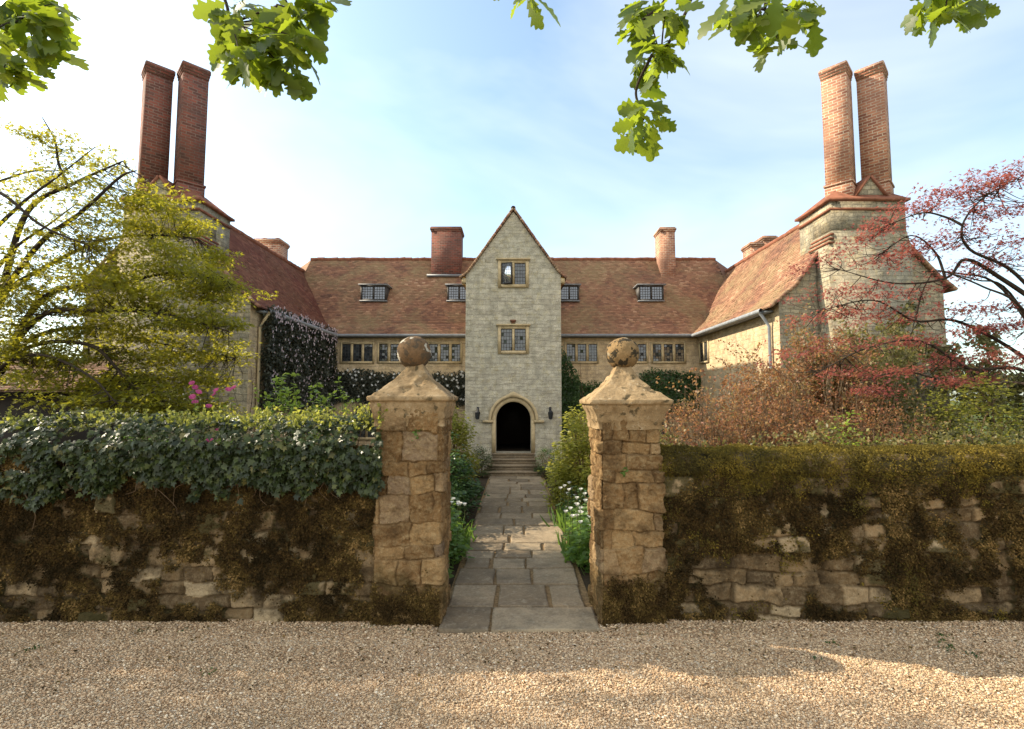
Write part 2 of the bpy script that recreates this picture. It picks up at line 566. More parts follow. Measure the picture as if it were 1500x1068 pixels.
M['stem'] = plain('green_stem', (.10, .12, .04), .8, .2)
M['twig'] = plain('brown_twigs', (.15, .10, .06), .9, .1)

# rough stone with per-stone tint and joints (piers, garden walls)
def rubble_mat(name, stops, joint, lich, dark, dk=.6, greens=.4):
    k = NT(name)
    pos = k.pos()
    col = k.ramp(k.attr('stone'), stops)
    n1 = k.noise(pos, 3.2, 6, .7)
    n2 = k.noise(pos, 17, 6, .75)
    n3 = k.noise(pos, 60, 4, .7)
    col = k.mix(k.ramp(n2.outputs['Fac'], [(.45, 0), (.75, .8)]), col, lich)
    col = k.mix(k.ramp(n1.outputs['Fac'], [(.45, 0), (.66, dk)]), col, dark)
    col = k.mix(k.attr('joint'), col, joint)
    col = k.mix(k.math('MULTIPLY', k.attr('moss'), greens), col, (.05, .045, .015))
    col = k.mix(.6, col, k.ramp(n3.outputs['Fac'], [(.25, .35), (.7, 1.0)]), 'MULTIPLY')
    bh = k.math('ADD', n2.outputs['Fac'], k.math('MULTIPLY', n3.outputs['Fac'], .5))
    return k.done(col, .95, k.bump(bh, .9, .02), .1)

M['pier'] = rubble_mat('golden_pier_stone', [(0, (.13, .075, .032)), (.4, (.24, .14, .06)), (.8, (.36, .23, .105)), (1, (.18, .135, .10))], (.15, .09, .042), (.43, .32, .17), (.075, .044, .02), .85)
M['wall_stone'] = rubble_mat('garden_wall_stone', [(0, (.09, .062, .035)), (.4, (.18, .12, .06)), (.75, (.32, .22, .115)), (1, (.46, .36, .22))], (.09, .06, .03), (.32, .25, .15), (.04, .027, .014), .9, .8)

k = NT('pier_cap_stone')
pos = k.pos()
nb = k.noise(pos, 5, 6, .7)
nc = k.noise(pos, 24, 5, .75)
nd = k.noise(pos, 9, 3, .5)
c = k.ramp(nb.outputs['Fac'], [(.3, (.17, .115, .06)), (.55, (.31, .22, .12)), (.75, (.42, .32, .20))])
c = k.mix(k.ramp(nc.outputs['Fac'], [(.56, 0), (.66, .8)]), c, (.16, .11, .06))
c = k.mix(k.ramp(nd.outputs['Fac'], [(.60, 0), (.66, .85)]), c, (.07, .055, .03))
c = k.mix(k.ramp(k.noise(pos, 13, 5, .8).outputs['Fac'], [(.6, 0), (.7, .7)]), c, (.55, .48, .35))
M['cap'] = k.done(c, .95, k.bump(nc.outputs['Fac'], .9, .02), .1)

def ball_mat(name, base, patch, pale, pm, plm):
    k = NT(name)
    pos = k.pos()
    nb = k.noise(pos, 7, 6, .7)
    np_ = k.noise(pos, 10, 5, .6)
    npl = k.noise(pos, 6.5, 3, .4)
    nf = k.noise(pos, 45, 5, .75)
    c = k.mix(k.ramp(nb.outputs['Fac'], [(.35, 0), (.65, 1)]), base, tuple(x * .6 for x in base))
    c = k.mix(k.ramp(np_.outputs['Fac'], [(pm, 0), (pm + .04, .95)]), c, patch)
    c = k.mix(k.ramp(npl.outputs['Fac'], [(plm, 0), (plm + .03, .9)]), c, pale)
    c = k.mix(.5, c, k.ramp(nf.outputs['Fac'], [(.3, .4), (.65, 1.0)]), 'MULTIPLY')
    return k.done(c, .95, k.bump(nf.outputs['Fac'], .9, .015), .1)

M['ball_a'] = ball_mat('brown_lichen_ball_stone', (.20, .125, .068), (.10, .075, .05), (.52, .48, .39), .50, .585)
M['ball_b'] = ball_mat('dark_patched_ball_stone', (.32, .21, .10), (.035, .03, .02), (.36, .30, .20), .50, .70)

# gravel, path, soil
k = NT('gravel_bed')
pos = k.pos()
vo = k.n('ShaderNodeTexVoronoi')
k.set(vo, Vector=pos, Scale=75.0)
c = k.ramp(k.math('FRACT', k.math('MULTIPLY', k.n('ShaderNodeSeparateColor').outputs[0], 1.0)), [(0, .3), (1, .3)])
sepc = k.n('ShaderNodeSeparateColor')
k.t.links.new(vo.outputs['Color'], sepc.inputs[0])
GST = [(0, (.19, .11, .055)), (.3, (.42, .275, .16)), (.6, (.57, .41, .255)), (.85, (.68, .53, .35)), (1, (.80, .71, .57))]
c = k.ramp(sepc.outputs[0], GST)
c = k.mix(k.ramp(k.noise(pos, 1.3, 5, .6).outputs['Fac'], [(.45, 0), (.75, .5)]), c, (.20, .15, .08))
M['gravel'] = k.done(c, .95, k.bump(vo.outputs['Distance'], 1.0, .02), .1)
k = NT('gravel_pebbles')
c = k.ramp(k.attr('tint'), GST)
c = k.mix(k.ramp(k.noise(k.pos(), .9, 5, .6).outputs['Fac'], [(.45, 0), (.75, .35)]), c, (.22, .17, .09))
M['pebble'] = k.done(c, .85, None, .2)
k = NT('york_stone_slabs')
pos = k.pos()
c = k.ramp(k.attr('tint'), [(0, (.19, .145, .095)), (.5, (.28, .215, .14)), (1, (.40, .315, .205))])
n1 = k.noise(pos, 2.2, 6, .7)
n2 = k.noise(pos, 12, 6, .75)
c = k.mix(k.ramp(n1.outputs['Fac'], [(.42, 0), (.7, .8)]), c, (.13, .105, .075))
c = k.mix(.6, c, k.ramp(k.noise(pos, 34, 5, .75).outputs['Fac'], [(.3, .45), (.65, 1)]), 'MULTIPLY')
c = k.mix(k.ramp(n2.outputs['Fac'], [(.52, 0), (.75, .7)]), c, (.38, .33, .24))
M['slab'] = k.done(c, .9, k.bump(k.math('ADD', n2.outputs['Fac'], n1.outputs['Fac']), .8, .02), .1)
M['joint'] = plain('sandy_joint_earth', (.27, .18, .09), .95, .1, 0, 30, .6, .8)
M['soil'] = plain('garden_soil', (.06, .045, .028), .95, .1, 0, 6, .5, .8)
k = NT('grass_field')
pos = k.pos()
c = k.ramp(k.noise(pos, .4, 6, .7).outputs['Fac'], [(.3, (.04, .065, .018)), (.7, (.09, .11, .03))])
M['field'] = k.done(c, .95, k.bump(k.noise(pos, 25, 4).outputs['Fac'], .8, .05), .1)

# ------------------------------------------------------------------ ground, drive, path
def struct(o):
    o['kind'] = 'structure'
    return o

g = MB()
g.add([(-900, -900, -.05), (900, -900, -.05), (900, 900, -.05), (-900, 900, -.05)], [(0, 1, 2, 3)])
struct(g.build('ground', M['field']))
g = MB()
g.add([(-16, 5.9, -.03), (16, 5.9, -.03), (16, 26, -.03), (-16, 26, -.03)], [(0, 1, 2, 3)])
struct(g.build('garden_soil', M['soil']))
# gravel bed with soft undulation
nx, ny = 150, 60
X, Yg = np.meshgrid(np.linspace(-16, 16, nx), np.linspace(-9, 6.0, ny))
P = np.stack([X.ravel(), Yg.ravel(), np.zeros(nx * ny)], -1)
def gravel_z(P):
    z = (fbm(P * np.array([1, 1, 0]), .9, 3, 5) - .5) * .05
    z = z + .035 * sstep(5.35, 5.75, P[:, 1]) * (np.abs(P[:, 0] - .06) > .95)
    return z - .012
P[:, 2] = gravel_z(P)
i = (np.arange(ny - 1)[:, None] * nx + np.arange(nx - 1)[None, :]).ravel()
g = MB()
g.add(P, np.stack([i, i + 1, i + nx + 1, i + nx], -1))
struct(g.build('gravel_drive', M['gravel'], smooth=True))
# loose pebbles
ico_v = []
ph = (1 + 5 ** .5) / 2
for a, b in ((1, ph), (-1, ph), (1, -ph), (-1, -ph)):
    ico_v += [(0, a, b), (a, b, 0), (b, 0, a)]
ico_v = unit(np.array(ico_v, float))
from itertools import combinations
el = min(np.linalg.norm(ico_v[a] - ico_v[b]) for a, b in combinations(range(12), 2))
ico_f = [t for t in combinations(range(12), 3) if all(abs(np.linalg.norm(ico_v[a] - ico_v[b]) - el) < 1e-3 for a, b in combinations(t, 2))]
ico_f = np.array([t if np.dot(np.cross(ico_v[t[1]] - ico_v[t[0]], ico_v[t[2]] - ico_v[t[0]]), ico_v[t[0]]) > 0 else (t[0], t[2], t[1]) for t in ico_f])
n = 78000
px_ = rng.uniform(-5.6, 5.6, n)
py_ = 3.5 + 2.3 * rng.random(n)
keep = ~((np.abs(px_ - .06) < .85) & (py_ > 5.62))
px_, py_ = px_[keep], py_[keep]
n = len(px_)
Pp = np.stack([px_, py_, np.zeros(n)], -1)
Pp[:, 2] = gravel_z(Pp) + .004
sz = (.0042 + .0085 * rng.random(n) ** 2.2)[:, None, None]
A = rng.normal(size=(n, 3, 3))
Q, _ = np.linalg.qr(A)
V = np.einsum('nij,kj->nki', Q, ico_v) * (1 + .25 * rng.normal(size=(n, 12, 1)))
V = V * sz * np.array([1.15, 1.0, .7])
V += Pp[:, None, :]
g = MB()
g.add(V.reshape(-1, 3), (np.arange(n)[:, None, None] * 12 + ico_f[None]).reshape(-1, 3), np.repeat(np.clip(rng.beta(2, 2, n), 0, 1), 20))
o = g.build('gravel', M['pebble'])
o['kind'] = 'stuff'
o['label'] = 'loose tan and brown pebbles covering the drive'
o['category'] = 'gravel'
# fallen leaves / grass weeds on the drive
g = MB()
n = 900
P = np.stack([rng.uniform(-5.5, 5.5, n), 5.75 - 1.3 * rng.random(n) ** 1.6, np.zeros(n)], -1)
P[:, 2] = gravel_z(P) + .015
leaves(g, P, np.c_[rng.normal(size=(n, 2)), rng.normal(size=n) * .25], np.c_[rng.normal(size=(n, 2)) * .4, np.ones(n)], rng.uniform(.015, .04, n), 'dia')
o = g.build('leaf_litter', M['moss_brown'])
tag(o, 'brown fallen leaves scattered on the gravel below the walls', 'leaf litter', kind='stuff')
g = MB()
for _ in range(42):
    c0 = np.array([rng.uniform(-5.4, 5.4), 5.72 - 1.1 * rng.random() ** 3, .0])
    if abs(c0[0]) < 1.0:
        continue
    m = int(rng.integers(6, 22))
    P = c0 + np.c_[rng.normal(size=(m, 2)) * .035, np.zeros(m)]
    leaves(g, P, np.c_[rng.normal(size=(m, 2)) * .7, np.ones(m) * .8], np.c_[rng.normal(size=(m, 2)), np.zeros(m)], rng.uniform(.015, .035, m), 'dia')
o = g.build('weeds', M['l_dark'])
tag(o, 'tiny green weeds sprouting through the gravel', 'weeds', kind='stuff')

# path
g = MB()
g.add([(-.85, 5.6, -.012), (.95, 5.6, -.012), (.95, 16.9, -.012), (-.85, 16.9, -.012)], [(0, 1, 2, 3)])
pj = MB()
y = 5.58
row = 0
r2 = np.random.default_rng(3)
pm = MB()
while y < 16.6:
    d = (0.62 if row == 0 else r2.uniform(.38, .72))
    y1 = min(y + d, 16.75)
    if row == 0:
        cuts = [-.83, -.27, .93]
    else:
        m = 3 if row < 4 else int(r2.integers(2, 4))
        cuts = [-.80 + r2.uniform(-.04, .03)] + list(-.80 + 1.68 * (np.arange(1, m) + r2.uniform(-.28, .28, m - 1)) / m) + [.89 + r2.uniform(-.03, .05)]
    for a, b in zip(cuts[:-1], cuts[1:]):
        gp = r2.uniform(.012, .032) if row else .006
        z = r2.uniform(.012, .026)
        j = lambda s=.014: r2.uniform(-s, s)
        q = np.array([(a + gp + j(), y + .012 + j(), z + j(.003)), (b - gp + j(), y + .012 + j(), z + j(.003)), (b - gp + j(), y1 - .012 + j(), z + j(.003)), (a + gp + j(), y1 - .012 + j(), z + j(.003))])
        # subdivided edge so the outline is worn
        ring = []
        for e in range(4):
            p0, p1 = q[e], q[(e + 1) % 4]
            for t in np.linspace(0, 1, 8, endpoint=False):
                pt = p0 + (p1 - p0) * t
                ring.append(pt + np.array([j(.006), j(.006), 0]))
        ring = np.array(ring)
        c = ring.mean(0)
        inner = c + (ring - c) * (1 - .022 / (np.linalg.norm(ring - c, axis=1)[:, None] + .01))
        inner[:, 2] += .005
        low = ring.copy()
        low[:, 2] = -.02
        m = len(ring)
        v = np.vstack([inner, ring, low])
        f = []
        for e in range(m):
            e2 = (e + 1) % m
            f.append((m + e, m + e2, e2, e))
            f.append((2 * m + e, 2 * m + e2, m + e2, m + e))
        tt = r2.random()
        pm.add(v, f, tt)
        pm.add(inner, [tuple(range(m))], tt)
    y = y1
    row += 1
struct(g.build('path_bed', M['joint']))
struct(pm.build('path', M['slab']))

# ------------------------------------------------------------------ rubble masonry on a parametric sheet
def rubble_sheet(mb_map, U, H, res, seed, course=(.13, .27), stone=(.18, .5), depth=.03, rough=.02, wrap=False, moss=None, jw=.022):
    """mb_map(u, v) -> (pos, normal); returns verts, faces, attributes"""
    r = np.random.default_rng(seed)
    nu, nv = int(U / res) + 1, int(H / res) + 1
    u, v = np.meshgrid(np.linspace(0, U, nu), np.linspace(0, H, nv))
    u, v = u.ravel(), v.ravel()
    pos, nor = mb_map(u, v)
    uu = u + (fbm(pos, 3.5, 3, seed) - .5) * .10 + (fbm(pos, 12, 2, seed + 3) - .5) * .03
    vv = v + (fbm(pos, 2.5, 3, seed + 5) - .5) * .13 + (fbm(pos, 12, 2, seed + 7) - .5) * .03
    edges = [-.1]
    while edges[-1] < H + .3:
        edges.append(edges[-1] + r.uniform(*course))
    edges = np.array(edges)
    ci = np.clip(np.searchsorted(edges, vv) - 1, 0, len(edges) - 2)
    dj = np.minimum(vv - edges[ci], edges[ci + 1] - vv)
    st = np.zeros(len(u))
    off = np.zeros(len(u))
    for c in range(len(edges) - 1):
        m = ci == c
        if not m.any():
            continue
        cut = [-.4 + r.uniform(0, .2)]
        while cut[-1] < U + .5:
            cut.append(cut[-1] + r.uniform(*stone))
        cut = np.array(cut)
        k = np.clip(np.searchsorted(cut, uu[m]) - 1, 0, len(cut) - 2)
        dj[m] = np.minimum(dj[m], np.minimum(uu[m] - cut[k], cut[k + 1] - uu[m]))
        rs, ro = r.random(len(cut)), r.normal(size=len(cut))
        st[m] = rs[k]
        off[m] = ro[k]
    gr = sstep(0, jw, dj)
    pit = sstep(.60, .72, fbm(pos, 13, 4, seed + 15, .6))
    gr = np.clip(gr + sstep(.5, .62, fbm(pos, 3.3, 3, seed + 17)) * .55, 0, 1)
    hgt = (gr - 1) * depth + off * depth * .5 + (fbm(pos, 9, 4, seed + 11, .6) - .5) * rough * 2.2 + (fbm(pos, 40, 2, seed + 13) - .5) * rough * .6 - pit * rough * .5
    pos = pos + nor * hgt[:, None]
    i = (np.arange(nv - 1)[:, None] * nu + np.arange(nu - 1)[None, :]).ravel()
    f = np.stack([i, i + 1, i + nu + 1, i + nu], -1)
    mo = np.zeros(len(u)) if moss is None else moss(pos)
    return pos, f, {'stone': st, 'joint': (1 - gr) * .8, 'moss': mo}

# ------------------------------------------------------------------ gate piers
def make_pier(cx, w, d, y0, ztop, label, seed, ballmat, capz, capw, ballc, ballr):
    cy = y0 + d / 2
    root = thing('gate_pier', (cx, cy, 0), label, 'gate pier', 'stone gate piers with ball finials')
    rc = .035
    segs = [(-w / 2 + rc, -d / 2, w / 2 - rc, -d / 2), (w / 2, -d / 2 + rc, w / 2, d / 2 - rc), (w / 2 - rc, d / 2, -w / 2 + rc, d / 2), (-w / 2, d / 2 - rc, -w / 2, -d / 2 + rc)]
    # closed outline sampled by length
    out, nrm = [], []
    for si, (xa, ya, xb, yb) in enumerate(segs):
        L = math.hypot(xb - xa, yb - ya)
        for t in np.linspace(0, 1, int(L / .01), endpoint=True):
            out.append((xa + (xb - xa) * t, ya + (yb - ya) * t))
            nn = np.array([(yb - ya), -(xb - xa)]) / L
            nrm.append(nn)
        xn, yn = segs[(si + 1) % 4][:2]
        n0 = np.array([(yb - ya), -(xb - xa)]) / L
        a0 = math.atan2(n0[1], n0[0])
        ccx, ccy = xb - n0[0] * rc, yb - n0[1] * rc
        for t in (.25, .5, .75):
            a = a0 + t * math.pi / 2
            out.append((ccx + rc * math.cos(a), ccy + rc * math.sin(a)))
            nrm.append((math.cos(a), math.sin(a)))
    out.append(out[0]); nrm.append(nrm[0])
    out, nrm = np.array(out), np.array(nrm)
    s = np.concatenate([[0], np.cumsum(np.linalg.norm(np.diff(out, axis=0), axis=1))])
    U = s[-1]
    def mp(u, v):
        x = np.interp(u, s, out[:, 0]); yv = np.interp(u, s, out[:, 1])
        nx_ = np.interp(u, s, nrm[:, 0]); ny_ = np.interp(u, s, nrm[:, 1])
        batter = 1 + .035 * (1 - v / ztop)
        return np.stack([cx + x * batter, cy + yv * batter, v - .02], -1), np.stack([nx_, ny_, np.zeros(len(u))], -1)
    def ms(p):
        return sstep(.58, .38, p[:, 2] + (fbm(p, 4, 4, seed + 40) - .5) * .7) * sstep(.35, .5, fbm(p, 6, 3, seed + 44))
    V, f, at = rubble_sheet(mp, U, ztop, .0095, seed, (.12, .34), (.16, .5), .026, .030, moss=ms, jw=.013)
    b = MB()
    b.add(V, f)
    b.build('shaft', M['pier'], root, smooth=True, extra=at)
    # moulded cap: cove under, lip, concave pyramid
    cwx, cwy = capw, capw + (d - w) / 2
    prof = [(w / 2 + .015, -.30), (w / 2 + .012, -.22), (w / 2 + .03, -.20), (w / 2 + .028, -.16), (w / 2 + .035 + .2 * (capw - w / 2 - .03), -.10), (w / 2 + .03 + .6 * (capw - w / 2 - .03), -.055), (capw - .03, -.035), (capw - .026, -.012), (capw - .004, -.008), (capw, 0), (capw + .002, .036), (capw - .008, .046), (capw - .02, .05)]
    for t in np.linspace(0.04, 1, 30):
        r_ = .09 + (capw - .02 - .09) * (1 - t) ** 1.5
        prof.append((r_, .05 + .40 * t))
    nper = 120
    v, f = [], []
    P0 = []
    for (r_, z_) in prof:
        ex = r_ + 0 * z_
        ey = r_ + (d - w) / 2 * min(1, r_ / capw)
        for kk in range(nper):
            a = kk / nper * 4
            e, t = int(a), (a % 1) * 2 - 1
            q = [(t, -1), (1, t), (-t, 1), (-1, -t)][e]
            P0.append((cx + q[0] * ex, cy + q[1] * ey, capz + z_))
    P0 = np.array(P0)
    dsp = (fbm(P0, 5, 4, seed + 60) - .5) * .035 + (fbm(P0, 24, 3, seed + 63) - .5) * .022 - .03 * sstep(.62, .72, fbm(P0, 8, 3, seed + 66))
    dirs = unit((P0 - np.array([cx, cy, capz])) * np.array([1, 1, .4]))
    P0 = P0 + dirs * dsp[:, None]
    m = len(prof)
    for a in range(m - 1):
        for kk in range(nper):
            k2 = (kk + 1) % nper
            f.append((a * nper + kk, a * nper + k2, (a + 1) * nper + k2, (a + 1) * nper + kk))
    b = MB()
    b.add(P0, f)
    b.add(P0[-nper:], [tuple(range(nper))])
    b.build('cap', M['cap'], root)
    # ball
    b = MB()
    nlat, nlon = 36, 56
    th = np.linspace(0, math.pi, nlat)
    V = []
    for a in th:
        for kk in range(nlon):
            p = 2 * math.pi * kk / nlon
            V.append((math.sin(a) * math.cos(p), math.sin(a) * math.sin(p), math.cos(a)))
    V = np.array(V)
    rr = ballr * (1 + (fbm(V, 2.0, 4, seed + 70) - .5) * .10 + (fbm(V, 14, 3, seed + 73) - .5) * .05)
    V = np.array(ballc) + V * rr[:, None]
    f = [(a * nlon + kk, (a + 1) * nlon + kk, (a + 1) * nlon + (kk + 1) % nlon, a * nlon + (kk + 1) % nlon) for a in range(nlat - 1) for kk in range(nlon)]
    b.add(V, f)
    b.build('ball_finial', ballmat, root, smooth=True)
    return root

Y0 = 5.75
pier_l = make_pier(-1.215, .77, .78, Y0, 2.44, 'sandstone gate pier joined to the ivy wall, pale lichen spots on its ball', 21, M['ball_a'], 2.50, .468, (-1.245, 6.14, 3.085), .207)
pier_r = make_pier(1.325, .71, .78, Y0, 2.40, 'sandstone gate pier joined to the mossy wall, dark patches on its ball', 37, M['ball_b'], 2.46, .472, (1.335, 6.14, 3.07), .203)

# ------------------------------------------------------------------ garden walls
def growth(p, seed):
    # where moss and dead creeper cover the stones
    q = p * np.array([1, 0, 1.25])
    d = fbm(q, 1.35, 6, seed, .62) + .14 * sstep(.3, 1.3, p[:, 2]) + .12 * sstep(.34, .04, p[:, 2])
    return sstep(.445, .515, d) * sstep(.34, .44, fbm(p, 6.5, 4, seed + 2, .6))

def garden_wall(x0, x1, seed, label, zt=1.9):
    y0 = Y0 + .06
    def mp(u, v):
        # front face then round over the top
        ang = np.clip((v - (zt - .12)) / .19, 0, 1) * math.pi / 2
        z = np.where(v < zt - .12, v, zt - .12 + .12 * np.sin(ang)) - .02
        y = np.where(v < zt - .12, y0, y0 + .12 * (1 - np.cos(ang)))
        over = np.clip(v - (zt + .07), 0, None)
        y = y + over
        n = np.stack([np.zeros(len(u)), -np.cos(ang), np.sin(ang)], -1)
        return np.stack([x0 + u, y, z], -1), n
    def ms(p):
        return np.clip(growth(p, seed), 0, 1)
    V, f, at = rubble_sheet(mp, x1 - x0, zt + .07 + .36, .014, seed, (.12, .26), (.2, .62), .034, .024, moss=ms)
    b = MB()
    b.add(V, f)
    xa, xb = x0, x1
    b.add([(xa, y0 + .5, -.05), (xb, y0 + .5, -.05), (xb, y0 + .5, zt - .02), (xa, y0 + .5, zt - .02)], [(1, 0, 3, 2)])
    ex = {k_: np.concatenate([a_, np.full(4, a_.mean())]) for k_, a_ in at.items()}
    o = b.build('garden_wall', M['wall_stone'], None, ((x0 + x1) / 2, y0 + .25, 0), smooth=True, extra=ex)
    return tag(o, label, 'wall', 'rubble garden walls beside the gate')

garden_wall(-9.5, -1.575, 51, 'rubble stone garden wall under the ivy, left of the gateway')
garden_wall(1.66, 9.5, 67, 'rubble stone garden wall under golden moss, right of the gateway')

# moss and dead growth on the walls
def wall_growth(x0, x1, seed, n, zone, name, mat, label, size, push=.06, cat='moss', ytop=False, parentless=True):
    r = np.random.default_rng(seed)
    P = np.stack([r.uniform(x0, x1, n), np.full(n, Y0 + .05), r.uniform(0.02, 2.30, n)], -1)
    dens = zone(P)
    P = P[r.random(n) < dens]
    n = len(P)
    b = MB()
    hump = (fbm(P, 4, 5, seed + 3, .6) - .38) * push * 3.4
    P[:, 1] -= np.clip(hump, -.01, None) * r.random(n) + .005
    top = P[:, 2] > 1.68
    a_ = P[top, 2] - 1.68
    an = np.clip((a_ - .10) / .19, 0, 1) * math.pi / 2
    up_ = r.random(top.sum()) * .10 * fbm(np.c_[P[top, 0], a_, a_ * 0], 3.0, 4, seed + 5)
    P[top, 1] += .12 * (1 - np.cos(an)) + np.clip(a_ - .29, 0, 1) - up_ * np.cos(an)
    P[top, 2] = 1.68 + np.clip(a_, 0, .10) + .12 * np.sin(an) + up_ * np.sin(an)
    D = np.c_[r.normal(size=n) * .8, -np.abs(r.normal(size=n)) * .7, r.normal(size=n) * .7 - .35]
    Nn = np.c_[r.normal(size=n) * .6, -np.ones(n), r.normal(size=n) * .5 + .5]
    t = np.clip((fbm(P, 3.5, 5, seed + 8, .65) - .5) * 2.4 + .45 + r.normal(size=n) * .16, 0, 1)
    leaves(b, P, D, Nn, r.uniform(*size, n), 'dia', t)
    o = b.build(name, mat)
    return tag(o, label, cat, kind='stuff')

wall_growth(-7.6, -1.6, 91, 190000, lambda p: np.clip(growth(p, 51), .004, 1), 'moss', M['moss_brown'],
            'brown and olive moss matting the ivy wall', (.014, .034))
wall_growth(1.68, 7.6, 92, 170000, lambda p: np.clip(growth(p, 67) * sstep(1.78, 1.3, p[:, 2]), .004, 1), 'moss', M['moss_brown'],
            'brown moss clinging to the right garden wall', (.014, .032))
wall_growth(1.64, 7.6, 93, 210000, lambda p: np.clip(sstep(1.30, 1.66, p[:, 2] + (fbm(p, 2.6, 4, 76) - .5) * .9 * sstep(2.0, 1.6, p[:, 2])) + .3 * sstep(.55, .62, fbm(p, 2.3, 4, 79)), 0, 1) * (.25 + .75 * sstep(.36, .48, fbm(p, 4.5, 5, 88, .6))), 'moss', M['moss_gold'],
            'golden green moss capping the right garden wall', (.010, .028), .07)
# mossy feet of the piers
def pier_moss(x0, x1, yf, seed, n, label, zc, parent_x):
    r = np.random.default_rng(seed)
    P = np.stack([r.uniform(x0, x1, n), np.full(n, yf - .015), r.uniform(0, .85, n)], -1)
    keep = r.random(n) < sstep(zc + .1, zc - .15, P[:, 2] + (fbm(P, 5, 4, seed) - .5) * .75)
    P = P[keep]
    n = len(P)
    P[:, 1] -= r.random(n) * .03
    b = MB()
    leaves(b, P, np.c_[r.normal(size=n), -np.abs(r.normal(size=n)), r.normal(size=n) - .3], np.c_[r.normal(size=n) * .5, -np.ones(n), r.normal(size=n) * .5 + .4], r.uniform(.012, .03, n), 'dia', np.clip(fbm(P, 8, 3, seed) * 1.3 - .2 + r.normal(size=n) * .15, 0, 1))
    return tag(b.build('moss', M['moss_brown']), label, 'moss', kind='stuff')
pier_moss(-1.60, -.84, Y0, 14, 12000, 'dark moss on the foot of the left gate pier', .42, 0)
pier_moss(.98, 1.68, Y0, 15, 12000, 'dark moss on the foot of the right gate pier', .46, 0)

# ------------------------------------------------------------------ ivy over the left wall
def make_ivy():
    root = thing('ivy', (-4.5, 6.0, 1.9), 'thick dark green ivy draped over the left garden wall', 'ivy')
    r = np.random.default_rng(77)
    x0, x1 = -7.8, -1.5
    n = 17000
    u = r.uniform(x0, x1, n)
    s = r.random(n)
    # profile: hangs down the front, rounds over the top
    low = 1.52 + .20 * (fbm(np.c_[u, u * 0, u * 0], 1.4, 3, 8) - .5) * 2 + .30 * (fbm(np.c_[u, u * 0, u * 0], 5, 3, 18) - .5) + .06 * (u + 1.5) / 6
    z = low + (2.05 - low) * np.clip(s / .62, 0, 1.05) ** .9
    bulge = .08 + .10 * np.sin(np.clip(s / .62, 0, 1) * math.pi * .55)
    lump = np.clip((fbm(np.c_[u, z, s], 3.0, 5, 19, .6) - .5) * 1.7 + .5, 0, 1)
    y = Y0 + .06 - bulge * (.55 + .9 * lump)
    topm = s > .62
    tt = (s[topm] - .62) / .38
    y[topm] = (Y0 + .06 - .17 * (.55 + .9 * lump[topm])) + .80 * tt ** 1.2
    z[topm] = 2.05 + .22 * np.sin(np.clip(tt * 1.15, 0, 1) * math.pi * .6) + (lump[topm] - .5) * .22
    dens = np.where(s < .3, sstep(.36, .55, lump + s * .8), sstep(.24, .40, lump))
    kp = r.random(n) < dens
    u, y, z, s, lump = u[kp], y[kp], z[kp], s[kp], lump[kp]
    n = len(u)
    P = np.c_[u, y - r.random(n) * .10 + .03, z]
    nt = np.clip((s - .5) / .4, 0, 1)
    Nn = np.c_[r.normal(size=n) * .6, -1 + 0.6 * nt + r.normal(size=n) * .35, .45 + nt * 1.1 + r.normal(size=n) * .5]
    D = np.c_[r.normal(size=n) * .6, -.5 + r.normal(size=n) * .3, -.9 + nt * .5 + r.normal(size=n) * .3]
    tint = np.clip(r.beta(1.3, 2.2, n) * 1.1 + .35 * nt * r.random(n), 0, 1)
    b = MB()
    leaves(b, P, D, Nn, np.clip(.032 + .065 * r.random(n) ** 1.5, 0, .1), 'ivy', tint)
    b.build('foliage', M['l_ivy'], root)
    # upright young shoots
    b, st = MB(), MB()
    for _ in range(900):
        x = r.uniform(x0, x1 + .0)
        wgt = sstep(-6.0, -2.5, x) * .7 + .3
        if r.random() > wgt:
            continue
        yy = Y0 + r.uniform(-.12, .6)
        z0 = 2.17 + r.uniform(-.05, .10)
        h = r.uniform(.05, .2)
        lean = r.normal(size=2) * .05
        p0, p1 = np.array([x, yy, z0]), np.array([x + lean[0], yy + lean[1], z0 + h])
        st.tube([p0, p1], .003, .002, 3, False)
        m = int(r.integers(4, 9))
        t = r.random(m)
        P = p0 + (p1 - p0) * t[:, None]
        leaves(b, P, np.c_[r.normal(size=(m, 2)), np.abs(r.normal(size=m)) * .8 + .2], rvec(m) + np.array([0, -.5, .6]), r.uniform(.025, .05, m), 'ivy', np.clip(r.normal(size=m) * .25 + .5 * t + .25, 0, 1))
    b.build('young_shoots', M['l_new'], root)['kind'] = 'stuff'
    st.build('shoot_stems', M['stem'], root)['kind'] = 'stuff'
    # bare woody stems under the skirt
    b = MB()
    for _ in range(26):
        x = r.uniform(x0, x1)
        p = [np.array([x, Y0 - .03, r.uniform(1.55, 1.85)])]
        for q in range(3):
            p.append(p[-1] + np.array([r.normal() * .07, r.normal() * .012, -r.uniform(.03, .2)]))
        b.tube(p, r.uniform(.003, .008), .002, 4)
    b.build('stems', M['twig'], root)
make_ivy()

# ------------------------------------------------------------------ manor house
house = thing('manor_house', (0, 19, 0), 'stone manor house with gabled entrance tower, tiled roofs and tall brick chimneys', 'house')

